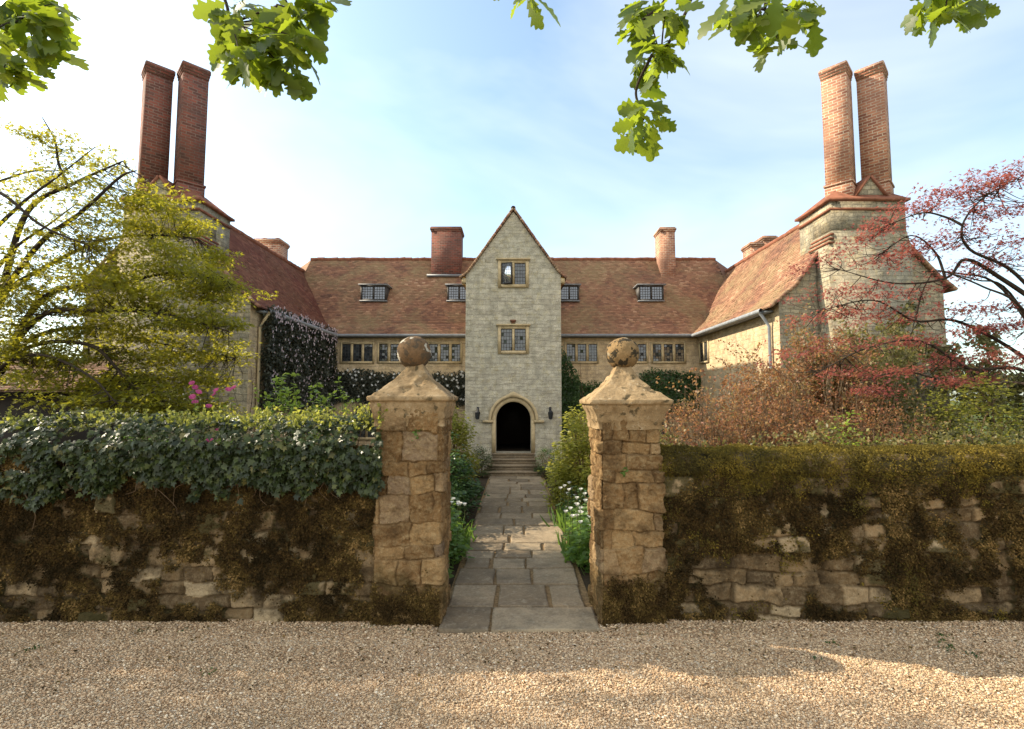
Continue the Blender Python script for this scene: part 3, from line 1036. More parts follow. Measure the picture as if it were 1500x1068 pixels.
def tile_slope(mb, A, B, prof, tw=.17, th=.105, seed=0, lift=.016, over=None):
    """tiles along A->B (eave line direction); prof = list of (outward offset vec, z) from eave to ridge"""
    r = np.random.default_rng(seed)
    A, B = np.array(A, float), np.array(B, float)
    pr = np.array(prof, float)          # rows: dx, dy, dz relative to the eave line
    s = np.concatenate([[0], np.cumsum(np.linalg.norm(np.diff(pr, axis=0), axis=1))])
    L = np.linalg.norm(B - A)
    ax = (B - A) / L
    nrow, ncol = int(s[-1] / th), int(L / tw)
    def at(sv):
        return np.stack([np.interp(sv, s, pr[:, c]) for c in range(3)], -1)
    rows = np.arange(nrow + 1)
    sv0 = rows * th
    c = np.arange(ncol + 1)
    RR, CC = np.meshgrid(rows, c, indexing='ij')
    RR, CC = RR.ravel(), CC.ravel()
    n = len(RR)
    x0 = (CC - .5 * (RR % 2)) * tw + r.normal(size=n) * .004
    x1 = x0 + tw - .006
    x0, x1 = np.clip(x0, 0, L), np.clip(x1, 0, L)
    ok = (x1 - x0) > .01
    RR, x0, x1 = RR[ok], x0[ok], x1[ok]
    n = len(RR)
    sl = RR * th + r.normal(size=n) * .006
    p0 = at(np.clip(sl, 0, s[-1]))
    p1 = at(np.clip(sl + th * 1.25, 0, s[-1]))
    sag = (fbm(np.c_[x0, sl, sl * 0] + A.sum(), .35, 3, seed + 2) - .5) * .05
    up = np.cross(ax, unit(p1 - p0 + 1e-6))
    up = np.where(up[:, 2:3] < 0, -up, up)
    up = unit(up)
    l0 = (lift + r.random(n) * .010)[:, None]
    tl = (r.normal(size=n) * .004)[:, None]
    a = A + ax * x0[:, None] + p0 + up * (l0 + tl)
    b = A + ax * x1[:, None] + p0 + up * (l0 - tl)
    cc = A + ax * x1[:, None] + p1 + up * .004
    d = A + ax * x0[:, None] + p1 + up * .004
    a2, b2 = a - up * l0 * 1.0, b - up * l0 * 1.0
    V = np.stack([a, b, cc, d, a2, b2], 1)
    V = V + up[:, None, :] * sag[:, None, None]
    V = V.reshape(-1, 3)
    i = np.arange(n) * 6
    f = np.concatenate([np.stack([i, i + 1, i + 2, i + 3], -1), np.stack([i + 4, i + 5, i + 1, i], -1)])
    patch = fbm(np.c_[x0, sl, sl * 0] + A.sum(), .8, 3, seed + 9)
    t = np.clip(r.beta(2, 2, n) * .75 + (patch - .5) * .8 + .12, 0, 1)
    mb.add(V, f, np.concatenate([t, t]))
    # boards below the tiles
    ss = np.linspace(0, s[-1], 12)
    pu = at(ss)
    V = np.concatenate([A + pu - np.array([0, 0, .03]), B + pu - np.array([0, 0, .03])])
    q = np.arange(11)
    mb.add(V, np.stack([q, q + 12, q + 13, q + 1], -1), .15)

def facade(mb, to3, outer, holes, depth):
    """flat wall face with openings and reveals; to3(u, v, d) -> world, d = depth into the wall"""
    loops = [[Vector((u, v, 0)) for u, v in outer]] + [[Vector((u, v, 0)) for u, v in h] for h in holes]
    flat = [p for l in loops for p in l]
    tris = tessellate_polygon(loops)
    V = [to3(p.x, p.y, 0) for p in flat]
    T = []
    for t in tris:
        a, b, c = [flat[i] for i in t]
        T.append(t if (b - a).cross(c - a).z > 0 else (t[0], t[2], t[1]))
    mb.add(V, T)
    for h in holes:
        m = len(h)
        v = [to3(u, vv, 0) for u, vv in h] + [to3(u, vv, depth) for u, vv in h]
        mb.add(v, [(k_, (k_ + 1) % m, m + (k_ + 1) % m, m + k_) for k_ in range(m)])

def window(o, ux, nrm, lights, w, h, mul=.07, label=None, leads=(4, 6), stone='dress', openleaf=None, hood=True, fr=.11):
    """stone-framed leaded window. o = lower left corner of first light on the wall face"""
    o, ux, nrm = np.array(o, float), np.array(ux, float), np.array(nrm, float)
    uz = np.array([0, 0, 1.0])
    W_ = lights * w + (lights - 1) * mul
    b = MB()
    b.obox(o, ux, uz, nrm, -fr, 0, -fr, h + fr, -.05, .045)
    b.obox(o, ux, uz, nrm, W_, W_ + fr, -fr, h + fr, -.05, .045)
    b.obox(o, ux, uz, nrm, 0, W_, h, h + fr, -.05, .043)
    b.obox(o, ux, uz, nrm, 0, W_, -fr, 0, -.05, .06)
    for i_ in range(1, lights):
        a = i_ * w + (i_ - 1) * mul
        b.obox(o, ux, uz, nrm, a, a + mul, 0, h, -.05, .04)
    if hood:
        b.obox(o, ux, uz, nrm, -fr - .06, W_ + fr + .06, h + fr, h + fr + .06, -.05, .11)
    win = b.build('window', M[stone], house)
    ld = MB()
    for i_ in range(lights):
        a = i_ * (w + mul)
        if openleaf == i_:
            # open casement: leaf swung outwards on its left jamb, flat dark sheet behind for the unlit room
            pb = MB()
            q = [o + ux * a + nrm * .006, o + ux * (a + w) + nrm * .006, o + ux * (a + w) + uz * h + nrm * .006, o + ux * a + uz * h + nrm * .006]
            pb.add(q, [(0, 1, 2, 3)], 0)
            pb.build('pane', M['darkwood'], win)
            dv = unit(ux * .92 + nrm * .40)
            dn = np.cross(uz, dv)
            c0 = o + ux * (a + .02) + nrm * .05
            cb = MB()
            fw = .03
            cb.obox(c0, dv, uz, dn, 0, fw, .01, h - .01, -.012, .012)
            cb.obox(c0, dv, uz, dn, w - fw, w, .01, h - .01, -.012, .012)
            cb.obox(c0, dv, uz, dn, fw, w - fw, .01, .01 + fw, -.011, .011)
            cb.obox(c0, dv, uz, dn, fw, w - fw, h - .01 - fw, h - .01, -.011, .011)
            cb.build('casement', M['frame_dark'], win)
            gb = MB()
            gb.obox(c0, dv, uz, dn, fw, w - fw, .01 + fw, h - .01 - fw, -.004, .004)
            gb.build('open_pane', M['glass_open'], win)
            for q_ in range(1, leads[0]):
                aa = fw + (w - 2 * fw) * q_ / leads[0]
                ld.obox(c0, dv, uz, dn, aa - .004, aa + .004, .04, h - .04, -.007, .007)
            for q_ in range(1, leads[1]):
                zz = h * q_ / leads[1]
                ld.obox(c0, dv, uz, dn, fw, w - fw, zz - .004, zz + .004, -.0065, .0065)
            continue
        pb = MB()
        # each quarry of glass sits at its own slight angle
        for cx_ in range(leads[0]):
            for cz_ in range(leads[1]):
                ua, ub = a + w * cx_ / leads[0], a + w * (cx_ + 1) / leads[0]
                za, zb = h * cz_ / leads[1], h * (cz_ + 1) / leads[1]
                jn = rng.normal(size=4) * .0035
                q = [o + ux * ua + uz * za + nrm * (.008 + jn[0]), o + ux * ub + uz * za + nrm * (.008 + jn[1]),
                     o + ux * ub + uz * zb + nrm * (.008 + jn[0] * -1), o + ux * ua + uz * zb + nrm * (.008 - jn[1])]
                pb.add(q, [(0, 1, 2, 3)], rng.random())
        pb.build('pane', M['glass'], win)
        ld.obox(o, ux, uz, nrm, a, a + .022, 0, h, .0, .024)
        ld.obox(o, ux, uz, nrm, a + w - .022, a + w, 0, h, .0, .024)
        ld.obox(o, ux, uz, nrm, a + .022, a + w - .022, 0, .022, .0, .0235)
        ld.obox(o, ux, uz, nrm, a + .022, a + w - .022, h - .022, h, .0, .0235)
        for q_ in range(1, leads[0]):
            aa = a + w * q_ / leads[0]
            ld.obox(o, ux, uz, nrm, aa - .006, aa + .006, .022, h - .022, .0, .019)
        for q_ in range(1, leads[1]):
            zz = h * q_ / leads[1]
            ld.obox(o, ux, uz, nrm, a + .022, a + w - .022, zz - .006, zz + .006, .0, .0185)
    ld.build('lead_lattice', M['frame_dark'], win)
    return win

XP, YP, ZP = np.array([1., 0, 0]), np.array([0, 1., 0]), np.array([0, 0, 1.])

# ---- entrance tower
TX0, TX1, TY = -1.75, 1.65, 17.6
TC = (TX0 + TX1) / 2
TE, TA = 6.98, 9.28
b = MB()
arch = [(-.66, .66)]
rad, axc, asp = .615, -.047, 1.80
arch = [(axc - rad, .66), (axc + rad, .66)] + [(axc + rad * math.cos(a), asp + rad * math.sin(a) * 1.03) for a in np.linspace(0, math.pi, 21)]
facade(b, lambda u, v, d: (u, TY + d, v), [(TX0, -.05), (TX1, -.05), (TX1, TE), (TX1 - .25, TE + .28), (TC + .02, TA), (TC - .02, TA), (TX0 + .25, TE + .28), (TX0, TE)], [arch], .55)
b.add([(TX0, TY, -.05), (TX0, 21.5, -.05), (TX0, 21.5, TE), (TX0, TY, TE)], [(1, 0, 3, 2)])
b.add([(TX1, TY, -.05), (TX1, 21.5, -.05), (TX1, 21.5, TE), (TX1, TY, TE)], [(0, 1, 2, 3)])
b.build('tower_wall', M['tower'], house)
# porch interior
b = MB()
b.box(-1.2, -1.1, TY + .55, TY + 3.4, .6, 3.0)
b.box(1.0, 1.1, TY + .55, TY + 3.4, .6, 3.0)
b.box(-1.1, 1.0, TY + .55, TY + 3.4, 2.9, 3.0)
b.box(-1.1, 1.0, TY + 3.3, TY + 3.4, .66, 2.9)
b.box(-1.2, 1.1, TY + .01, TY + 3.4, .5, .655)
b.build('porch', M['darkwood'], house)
# arch moulding: voussoir ring, ogee tip, hood with label stops
b = MB()
aa = np.linspace(0, math.pi, 27)
def ring(r0, r1, y0_, y1_, ogee=0.0):
    V, f = [], []
    for a in aa:
        og = ogee * max(0, 1 - abs(a - math.pi / 2) / .35) ** 1.5
        for (rr_, yy_) in ((r0, y0_), (r1 + og, y0_), (r1 + og, y1_), (r0, y1_)):
            V.append((axc + rr_ * math.cos(a), yy_, asp + rr_ * math.sin(a) * 1.03))
    for q in range(len(aa) - 1):
        for e in range(4):
            f.append((q * 4 + e, q * 4 + (e + 1) % 4, q * 4 + 4 + (e + 1) % 4, q * 4 + 4 + e))
    b.add(V, f)
ring(rad + .004, rad + .15, TY + .12, TY - .035)
ring(rad + .16, rad + .26, TY + .02, TY - .11, .10)
for sx in (-1, 1):
    xa, xb = (axc + sx * (rad + .004), axc + sx * (rad + .14))
    b.box(min(xa, xb), max(xa, xb), TY - .035, TY + .12, .66, asp - .01)
    xa, xb = (axc + sx * (rad + .10), axc + sx * (rad + .46))
    b.box(min(xa, xb), max(xa, xb), TY - .10, TY + .02, asp - .09, asp - .005)
b.build('doorway_arch', M['dress'], house)
# steps
st_y = [16.45, 16.78, 17.1, 17.38]
for i_, ys in enumerate(st_y):
    wd = [.98, .86, .76, .72][i_]
    b = MB()
    z0, z1 = i_ * .165 - .02, (i_ + 1) * .165 + .0
    b.box(axc - wd, axc + wd, ys, TY + .02 - .004 * i_, z0, z1 - .05)
    b.box(axc - wd - .015, axc + wd + .015, ys - .03, TY + .015 - .004 * i_, z1 - .05, z1)
    b.build('step', M['slab'], house)
# tower windows
wt = window((-.49, TY, 6.62), XP, -YP, 2, .40, .78, .08, leads=(4, 6), openleaf=0)
wt2 = window((-.49, TY, 4.24), XP, -YP, 2, .40, .78, .08, leads=(4, 6))
b = MB()
b.box(-.16, .04, TY - .12, TY - .002, 5.28, 5.34)
b.box(-.12, 0.0, TY - .09, TY - .002, 5.22, 5.28)
b.build('lamp_bracket', M['rust'], house)
# tower roof
b = MB()
ov = .14
half = (TX1 - TX0) / 2
for sx in (-1, 1):
    ex = TC + sx * (half + .20)
    prof = [(0, 0, 0), (-sx * .28, 0, .22), (-sx * (half + .20), 0, TA - TE + .24)]
    A_, B_ = (ex, TY - .06, TE - .12), (ex, 23.6, TE - .12)
    tile_slope(b, A_, B_, prof, seed=5 + sx)
# verge edge tiles on the front gable
for sx in (-1, 1):
    for q in range(34):
        t0 = q / 34
        def vp(t):
            L1 = math.hypot(.28, .22); L2 = math.hypot(half - .08, TA - TE + .02)
            s_ = t * (L1 + L2)
            if s_ < L1:
                return np.array([TC + sx * (half + .20) - sx * .28 * s_ / L1, 0, TE - .12 + .22 * s_ / L1])
            k_ = (s_ - L1) / L2
            return np.array([TC + sx * (half - .08) * (1 - k_), 0, TE + .10 + (TA - TE + .02) * k_])
        p0, p1 = vp(t0), vp(t0 + 1 / 34 - .002)
        dv = unit(p1 - p0)
        nn = np.array([-dv[2], 0, dv[0]])
        if nn[2] < 0:
            nn = -nn
        b.obox(p0 + np.array([0, TY - .10, 0]), dv, YP, nn, 0, np.linalg.norm(p1 - p0), 0, .16, -.03, .035 + rng.random() * .012, rng.random())
troof = b.build('roof', M['tile'], house)
for sx in (-1, 1):
    b = MB()
    x = TC + sx * (half + .10)
    b.box(min(x - .11, x + .11), max(x - .11, x + .11), TY + .06, 20.6, TE - .12, TE - .06)
    b.build('soffit', M['soffit'], troof)
b = MB()
b.tube([(TC, TY - .1, TA + .12), (TC, 23.4, TA + .12)], .085, .085, 8, False)
b.build('ridge', M['ridge'], troof)
# corbel stones at the gable feet
for sx in (-1, 1):
    b = MB()
    x = TC + sx * (half + .075)
    b.box(x - .075, x + .075, TY - .02, TY + .25, TE - .30, TE - .13)
    b.build('kneeler', M['dress'], house)

# ---- main range
RY, RE = 20.3, 5.14
b = MB()
b.add([(-8.2, RY, -.05), (TX0 + .01, RY, -.05), (TX0 + .01, RY, 5.4), (-8.2, RY, 5.4)], [(0, 1, 2, 3)])
b.add([(TX1 - .01, RY, -.05), (8.2, RY, -.05), (8.2, RY, 5.4), (TX1 - .01, RY, 5.4)], [(0, 1, 2, 3)])
b.add([(-12.2, 27.0, -.05), (12.2, 27.0, -.05), (12.2, 27.0, 5.4), (-12.2, 27.0, 5.4)], [(1, 0, 3, 2)])
b.add([(-12.2, 23, -.05), (-12.2, 27.0, -.05), (-12.2, 27.0, 5.4), (-12.2, 23, 5.4)], [(1, 0, 3, 2)])
b.add([(12.2, 23, -.05), (12.2, 27.0, -.05), (12.2, 27.0, 5.4), (12.2, 23, 5.4)], [(0, 1, 2, 3)])
b.build('main_wall', M['warm'], house)
b = MB()
RZ = 9.2
prof = [(0, 0, 0), (0, .55, .50), (0, 3.45, RZ - RE)]
tile_slope(b, (-9.75, 20.0, RE), (9.6, 20.0, RE), prof, seed=31)
# hips: right and left ends and back slope
def quad_tiles(mb, a, bb, c, d, t=.4):
    mb.add([a, bb, c, d], [(0, 1, 2, 3)], t)
quad_tiles(b, (-12.4, 27.2, RE), (12.4, 27.2, RE), (9.6, 23.45, RZ), (-9.75, 23.45, RZ))
b.add([(12.4, 20.0, RE), (12.4, 27.2, RE), (9.6, 23.45, RZ), (9.58, 20, RE)], [(0, 1, 2), (0, 2, 3)], .35)
b.add([(-12.4, 20.0, RE), (-12.4, 27.2, RE), (-9.75, 23.45, RZ), (-9.73, 20, RE)], [(1, 0, 2), (0, 3, 2)], .35)
mroof = b.build('roof', M['tile'], house)
b = MB()
for q in range(60):
    xa = -9.75 + 19.35 * q / 60
    b.tube([(xa, 23.45, RZ + .01 + .012 * rng.normal()), (xa + 19.35 / 60 - .01, 23.45, RZ + .01 + .012 * rng.normal())], .10, .105, 8, False)
b.build('ridge', M['ridge'], mroof)
for xa, xb in ((-7.25, TX0 - .02), (TX1 + .02, 7.25)):
    b = MB()
    b.tube([(xa, 19.98, RE - .04), (xb, 19.98, RE - .04)], .065, .065, 8, False)
    b.box(xa, xb, 20.05, RY + .05, RE - .10, RE - .04)
    b.build('gutter', M['lead'], house)
# upper windows under the eaves, from the light centres seen in the photograph
def range_window(pxs, wpx=12.5, leads=(3, 6), z0=4.07, z1=4.78):
    k_ = RY / 726.0
    w = wpx * k_
    x0 = (pxs[0] - 754) * k_ - w / 2
    pitch = (pxs[-1] - pxs[0]) / (len(pxs) - 1) * k_
    return window((x0, RY, z0), XP, -YP, len(pxs), w, z1 - z0, pitch - w, leads=leads, hood=False, fr=.08)
for pxs in ((508, 524, 540), (562, 578.5, 595), (635, 651.5, 668), (836, 852, 868), (908, 924, 940), (962, 979, 995)):
    range_window(pxs)
window((-6.45, RY, 1.0), XP, -YP, 2, .42, 1.25, .09, leads=(4, 9), hood=False)
window((5.1, RY, 1.0), XP, -YP, 2, .42, 1.25, .09, leads=(4, 9), hood=False)

# dormers
def dormer(pxa, pxb):
    Yd = 21.35
    p0, p1 = W(pxa, 440, Yd), W(pxb, 418, Yd)
    xa, xb, za, zb = p0[0], p1[0], p0[2], p1[2]
    b = MB()
    b.box(xa, xa + .07, Yd, Yd + 1.0, za, zb)
    b.box(xb - .07, xb, Yd, Yd + 1.0, za, zb)
    b.box(xa + .07, xb - .07, Yd - .01, Yd + .06, za, za + .06)
    b.box(xa + .07, xb - .07, Yd - .01, Yd + .06, zb - .06, zb)
    xm = (xa + xb) / 2
    wide = xb - xa > .8
    if wide:
        b.box(xm - .04, xm + .04, Yd - .008, Yd + .05, za + .06, zb - .06)
    d = b.build('dormer', M['frame_dark'], house)
    b = MB()
    b.box(xa - .09, xb + .09, Yd - .10, Yd + 1.0, zb + .002, zb + .045)
    b.build('dormer_eaves', M['lead'], d)
    b = MB()
    b.add([(xa - .08, Yd - .09, zb + .05), (xb + .08, Yd - .09, zb + .05), (xb - .12, Yd + .8, zb + .16), (xa + .12, Yd + .8, zb + .16)], [(0, 1, 2, 3)])
    b.build('dormer_roof', M['lead'], d)
    b = MB()
    b.box(xa - .03, xb + .03, Yd - .05, Yd + .3, za - .05, za - .002)
    b.build('sill', M['lead'], d)
    for (ua, ub) in (((xa + .07, xm - .04), (xm + .04, xb - .07)) if wide else ((xa + .07, xb - .07),)):
        b = MB()
        b.add([(ua, Yd + .03, za + .06), (ub, Yd + .03, za + .06), (ub, Yd + .03, zb - .06), (ua, Yd + .03, zb - .06)], [(0, 1, 2, 3)], 1)
        b.build('pane', M['glass_d'], d)
        b = MB()
        for q in range(1, 4):
            x = ua + (ub - ua) * q / 4
            b.box(x - .007, x + .007, Yd + .014, Yd + .028, za + .06, zb - .06)
        for q in range(1, 5):
            z = za + .06 + (zb - za - .12) * q / 5
            b.box(ua, ub, Yd + .015, Yd + .0275, z - .007, z + .007)
        b.build('lead_lattice', M['frame_dark'], d)
k = NT('sky_reflecting_dormer_glass')
M['glass_d'] = k.done((.13, .145, .17), .08, k.bump(k.noise(k.pos(), 9, 2).outputs['Fac'], .15, .02), .9, .3)
for pa, pb in ((528, 566), (655, 690), (820, 848), (936, 972)):
    dormer(pa, pb)

# ---- chimneys on the main range
def stack(x0, x1, y0, y1, z0, z1, mat, parent, pots=0):
    b = MB()
    b.box(x0, x1, y0, y1, z0, z1 - .22)
    b.box(x0 - .03, x1 + .03, y0 - .03, y1 + .03, z1 - .22, z1 - .15)
    b.box(x0 - .06, x1 + .06, y0 - .06, y1 + .06, z1 - .15, z1 - .05)
    b.box(x0 - .02, x1 + .02, y0 - .02, y1 + .02, z1 - .05, z1)
    c = b.build('chimney', M[mat], parent)
    for q in range(pots):
        p = MB()
        p.lathe((x0 + (x1 - x0) * (q + .5) / pots, (y0 + y1) / 2, z1), [(.13, 0), (.12, .12), (.10, .13), (.10, .0)], 10)
        p.build('chimney_pot', M['ridge'], parent)
    return c
stack(-3.86, -2.5, 22.6, 23.6, 7.9, 10.52, 'brick_grey', mroof)
stack(6.75, 7.42, 22.6, 23.5, 7.6, 10.5, 'brick', mroof)
b = MB()
b.box(-4.02, -2.34, 22.42, 22.6, 8.14, 8.24)
b.build('chimney_flashing', M['lead'], mroof)

# ---- wings
def wing(sx):
    wx_in, wx_out, rx = 7.5, 12.2, 9.87
    ein, eout, rz, yf, yb = 5.14, 5.62, 8.45, 14.0, 25.0
    X_ = lambda x: sx * x
    b = MB()
    out = [(wx_in, -.05), (wx_out, -.05), (wx_out, 5.86), (rx, rz - .05), (8.0, 5.80), (wx_in, 5.30)]
    to3 = lambda u, v, d: (X_(u), yf + d, v)
    if sx < 0:
        facade(b, lambda u, v, d: (u, yf + d, v), [(-u, v) for u, v in out[::-1]], [], .3)
    else:
        facade(b, lambda u, v, d: (u, yf + d, v), out, [], .3)
    b.build('gable_wall', M['gable'], house)
    b = MB()
    b.add([(X_(wx_in), yf, -.05), (X_(wx_in), RY, -.05), (X_(wx_in), RY, 5.35), (X_(wx_in), yf, 5.35)], [(0, 1, 2, 3) if sx < 0 else (1, 0, 3, 2)])
    b.add([(X_(wx_out), yf, -.05), (X_(wx_out), 27, -.05), (X_(wx_out), 27, 5.85), (X_(wx_out), yf, 5.85)], [(1, 0, 3, 2) if sx < 0 else (0, 1, 2, 3)])
    b.build('wing_wall', M['warm'], house)
    b = MB()
    tile_slope(b, (X_(7.2), yf - .10, ein), (X_(7.2), yb, ein), [(0, 0, 0), (sx * .75, 0, .62), (sx * (rx - 7.2), 0, rz - ein)], seed=41 + sx)
    tile_slope(b, (X_(12.5), yf - .10, eout), (X_(12.5), yb, eout), [(0, 0, 0), (-sx * .5, 0, .42), (-sx * (12.5 - rx), 0, rz - eout)], seed=45 + sx)
    rf = b.build('roof', M['tile_shade'] if sx < 0 else M['tile'], house)
    # verge strip along the gable
    b = MB()
    for pr in ([(7.2, ein), (7.95, ein + .62), (rx, rz)], [(12.5, eout), (12.0, eout + .42), (rx, rz)]):
        for (xa, za), (xb, zb) in zip(pr[:-1], pr[1:]):
            L = math.hypot(xb - xa, zb - za)
            m = max(2, int(L / .13))
            for q in range(m):
                pa = np.array([X_(xa + (xb - xa) * q / m), yf - .13, za + (zb - za) * q / m])
                pb_ = np.array([X_(xa + (xb - xa) * (q + 1) / m), yf - .13, za + (zb - za) * (q + 1) / m])
                dv = unit(pb_ - pa)
                nn = np.array([-dv[2], 0, dv[0]])
                if nn[2] < 0:
                    nn = -nn
                b.obox(pa, dv, YP, nn, 0, L / m - .004, 0, .14, -.05, .028 + rng.random() * .01, rng.random())
    b.build('verge', M['tile'], rf)
    b = MB()
    m = 38
    for q in range(m):
        ya = yf - .1 + 11 * q / m
        b.tube([(X_(rx), ya, rz + .02 + .01 * rng.normal()), (X_(rx), ya + 11 / m - .01, rz + .02 + .01 * rng.normal())], .10, .105, 8, False)
    b.build('ridge', M['ridge'], rf)
    # gutter and downpipe on the courtyard side
    b = MB()
    b.tube([(X_(7.17), 14.35, ein - .05), (X_(7.17), 20.0, ein - .05)], .07, .07, 8, False)
    b.box(min(X_(7.25), X_(7.5)), max(X_(7.25), X_(7.5)), 14.3, 20.0, ein - .10, ein - .05)
    b.build('gutter', M['gutter'], house)
    b = MB()
    b.tube([(X_(7.17), 14.45, ein - .08), (X_(7.3), 14.42, ein - .3), (X_(7.42), 14.42, ein - .5), (X_(7.42), 14.42, 0)], .045, .045, 8, False)
    b.build('downpipe', M['gutter'] if sx > 0 else M['dress'], house)
    # chimney breast on the gable
    b = MB()
    xa, xb = sorted((X_(8.6), X_(10.87)))
    b.box(xa, xb, 13.4, yf + .02, -.05, 6.75)
    xc, xd = sorted((X_(8.72), X_(10.78)))
    b.add([(xa, 13.4, 6.75), (xb, 13.4, 6.75), (xb, yf + .3, 6.75), (xa, yf + .3, 6.75), (xc, 13.42, 7.15), (xd, 13.42, 7.15), (xd, yf + .3, 7.15), (xc, yf + .3, 7.15)],
          [(0, 1, 5, 4), (1, 2, 6, 5), (3, 0, 4, 7), (2, 3, 7, 6)])
    b.box(xc, xd, 13.42, 14.25, 7.15, 7.98)
    b.box(xc + .012, xd - .012, 14.25, 14.95, 6.3, 7.975)
    b.box(xc + .006, xd - .006, 13.9, 14.25, 6.3, 7.15)
    cb = b.build('chimney_breast', M['gable'], house)
    b = MB()
    b.box(xc - .05, xd + .05, 13.36, 14.95, 7.72, 7.78)
    b.box(xc - .09, xd + .09, 13.32, 15.02, 7.98, 8.05)
    p = [(xc - .06, 13.35, 8.05), (xd + .06, 13.35, 8.05), (xd + .06, 15.0, 8.05), (xc - .06, 15.0, 8.05),
         (xc + .35, 13.75, 8.42), (xd - .35, 13.75, 8.42), (xd - .35, 14.3, 8.42), (xc + .35, 14.3, 8.42)]
    b.add(p, [(0, 1, 5, 4), (1, 2, 6, 5), (2, 3, 7, 6), (3, 0, 4, 7), (4, 5, 6, 7)])
    b.build('tiled_cap', M['ridge'], cb)
    # weathered tile offsets on the shoulders
    b = MB()
    for q in range(3):
        xs = X_(8.58 + .04 * q), X_(8.75)
        b.box(min(xs), max(xs), 13.36, 14.3, 6.78 + .12 * q, 6.83 + .12 * q)
    b.build('shoulder_tiles', M['ridge'], cb)
    # two diamond-set brick stacks
    for cxs in (9.38, 10.42):
        a = .445
        c0 = np.array([X_(cxs), 13.93, 0])
        d1, d2 = np.array([.7071, .7071, 0]), np.array([-.7071, .7071, 0])
        hs = a * .7071
        b = MB()
        b.obox(c0, d1, d2, ZP, -hs, hs, -hs, hs, 8.1, 11.78)
        for q, (e, za, zb) in enumerate(((.045, 8.58, 8.64), (.014, 11.80, 11.88), (.028, 11.88, 11.96), (.042, 11.96, 12.07), (.02, 12.07, 12.10))):
            b.obox(c0, d1, d2, ZP, -hs - e, hs + e, -hs - e, hs + e, za, zb)
        b.obox(c0, d1, d2, ZP, -hs - .02, hs + .02, -hs - .02, hs + .02, 8.1, 8.58)
        b.build('chimney', M['brick'] if sx > 0 else M['brick_grey'], cb)
    # little gablet between the stacks
    b = MB()
    xm = X_(9.9)
    b.add([(xm - .38, 13.5, 8.2), (xm + .38, 13.5, 8.2), (xm, 13.5, 8.72)], [(0, 1, 2)])
    b.build('gablet', M['gable'], cb)
    for s2 in (-1, 1):
        b = MB()
        dv = unit(np.array([-s2 * .38, 0, .52]))
        nn = np.array([s2 * .81, 0, .59])
        b.obox(np.array([xm + s2 * .44, 13.44, 8.13]), dv, YP, nn, 0, .73, 0, .6, -.02, .04)
        b.build('gablet_coping', M['ridge'], cb)
    # rear stack beyond the ridge
    x0, x1 = sorted((X_(10.2), X_(11.3)))
    if sx < 0:
        stack(x0, x1, 21.2, 22.0, 6.6, 9.5, 'brick', rf, 2)
    else:
        stack(10.25, 10.75, 21.2, 22.0, 6.6, 9.35, 'brick', rf, 0)
        stack(10.80, 11.35, 21.2, 22.0, 6.6, 9.62, 'brick', rf, 0)
    return rf
wing(-1)
wing(1)
# window on the courtyard face of the right wing
window((7.5, 20.0, 4.02), -YP, -XP, 2, .36, .75, .07, leads=(3, 6), hood=False, fr=.07)
window((-7.5, 18.2, 4.02), YP, XP, 2, .36, .75, .07, leads=(3, 6), hood=False, fr=.07)

# lanterns by the door
for px, lab in ((700, 'black iron wall lantern left of the arched doorway'), (806, 'black iron wall lantern right of the arched doorway')):
    p = W(px, 607, TY)
    root = thing('wall_lantern', p, lab, 'lantern', 'lanterns beside the arched doorway')
    b = MB()
    b.tube([p + (0, 0, .18), p + (0, -.10, .22), p + (0, -.18, .14)], .012, .010, 6)
    b.box(p[0] - .04, p[0] + .04, TY - .02, TY - .003, p[2] + .08, p[2] + .26)
    b.build('bracket', M['iron'], root)
    b = MB()
    c = p + np.array([0, -.18, 0])
    b.lathe(c, [(.0, .16), (.09, .08), (.10, .07), (.0, .07)], 6)
    b.lathe(c, [(.0, -.17), (.055, -.16), (.06, -.14), (.0, -.14)], 6)
    for q in range(6):
        a = q * math.pi / 3
        b.tube([c + (.085 * math.cos(a), .085 * math.sin(a), .075), c + (.055 * math.cos(a), .055 * math.sin(a), -.15)], .008, .008, 4, False)
    b.build('cage', M['iron'], root)
    b = MB()
    b.lathe(c, [(.05, -.14), (.08, .07)], 6)
    b.build('glass', M['glass'], root)

# ---- low outbuilding far left
p = thing('outbuilding', (-13.6, 13, 0), 'low dark outbuilding with a red tiled roof behind the maple', 'outbuilding')
b = MB()
b.box(-17, -10.55, 12.0, 14.6, -.05, 2.75)
b.build('wall', M['darkwood'], p)
b = MB()
tile_slope(b, (-17.2, 11.75, 2.72), (-10.4, 11.75, 2.72), [(0, 0, 0), (0, 1.6, .85)], seed=71)
b.add([(-17.2, 13.35, 3.55), (-10.4, 13.35, 3.55), (-10.4, 14.9, 2.72), (-17.2, 14.9, 2.72)], [(0, 1, 2, 3)], .4)
b.build('roof', M['tile'], p)

# ------------------------------------------------------------------ vegetation
def clump_leaves(mb, C, n, spread, size, shape, flat=.5, up=.7, droop=.2, tint=None, r=rng):
    """n leaves about each clump centre"""
    C = np.repeat(np.asarray(C, float), n, axis=0)
    m = len(C)
    off = r.normal(size=(m, 3)) * np.array([spread, spread, spread * flat])
    P = C + off
    D = unit(np.c_[off[:, :2] * 2 / (spread + 1e-6) + r.normal(size=(m, 2)) * .8, r.normal(size=m) * .5 - droop])
    N = np.c_[r.normal(size=(m, 2)) * (1 - up), np.full(m, up) + r.random(m) * .3]
    t = r.random(m) if tint is None else np.clip(np.repeat(tint, n) + r.normal(size=m) * .18, 0, 1)
    leaves(mb, P, D, N, r.uniform(size[0], size[1], m), shape, t)

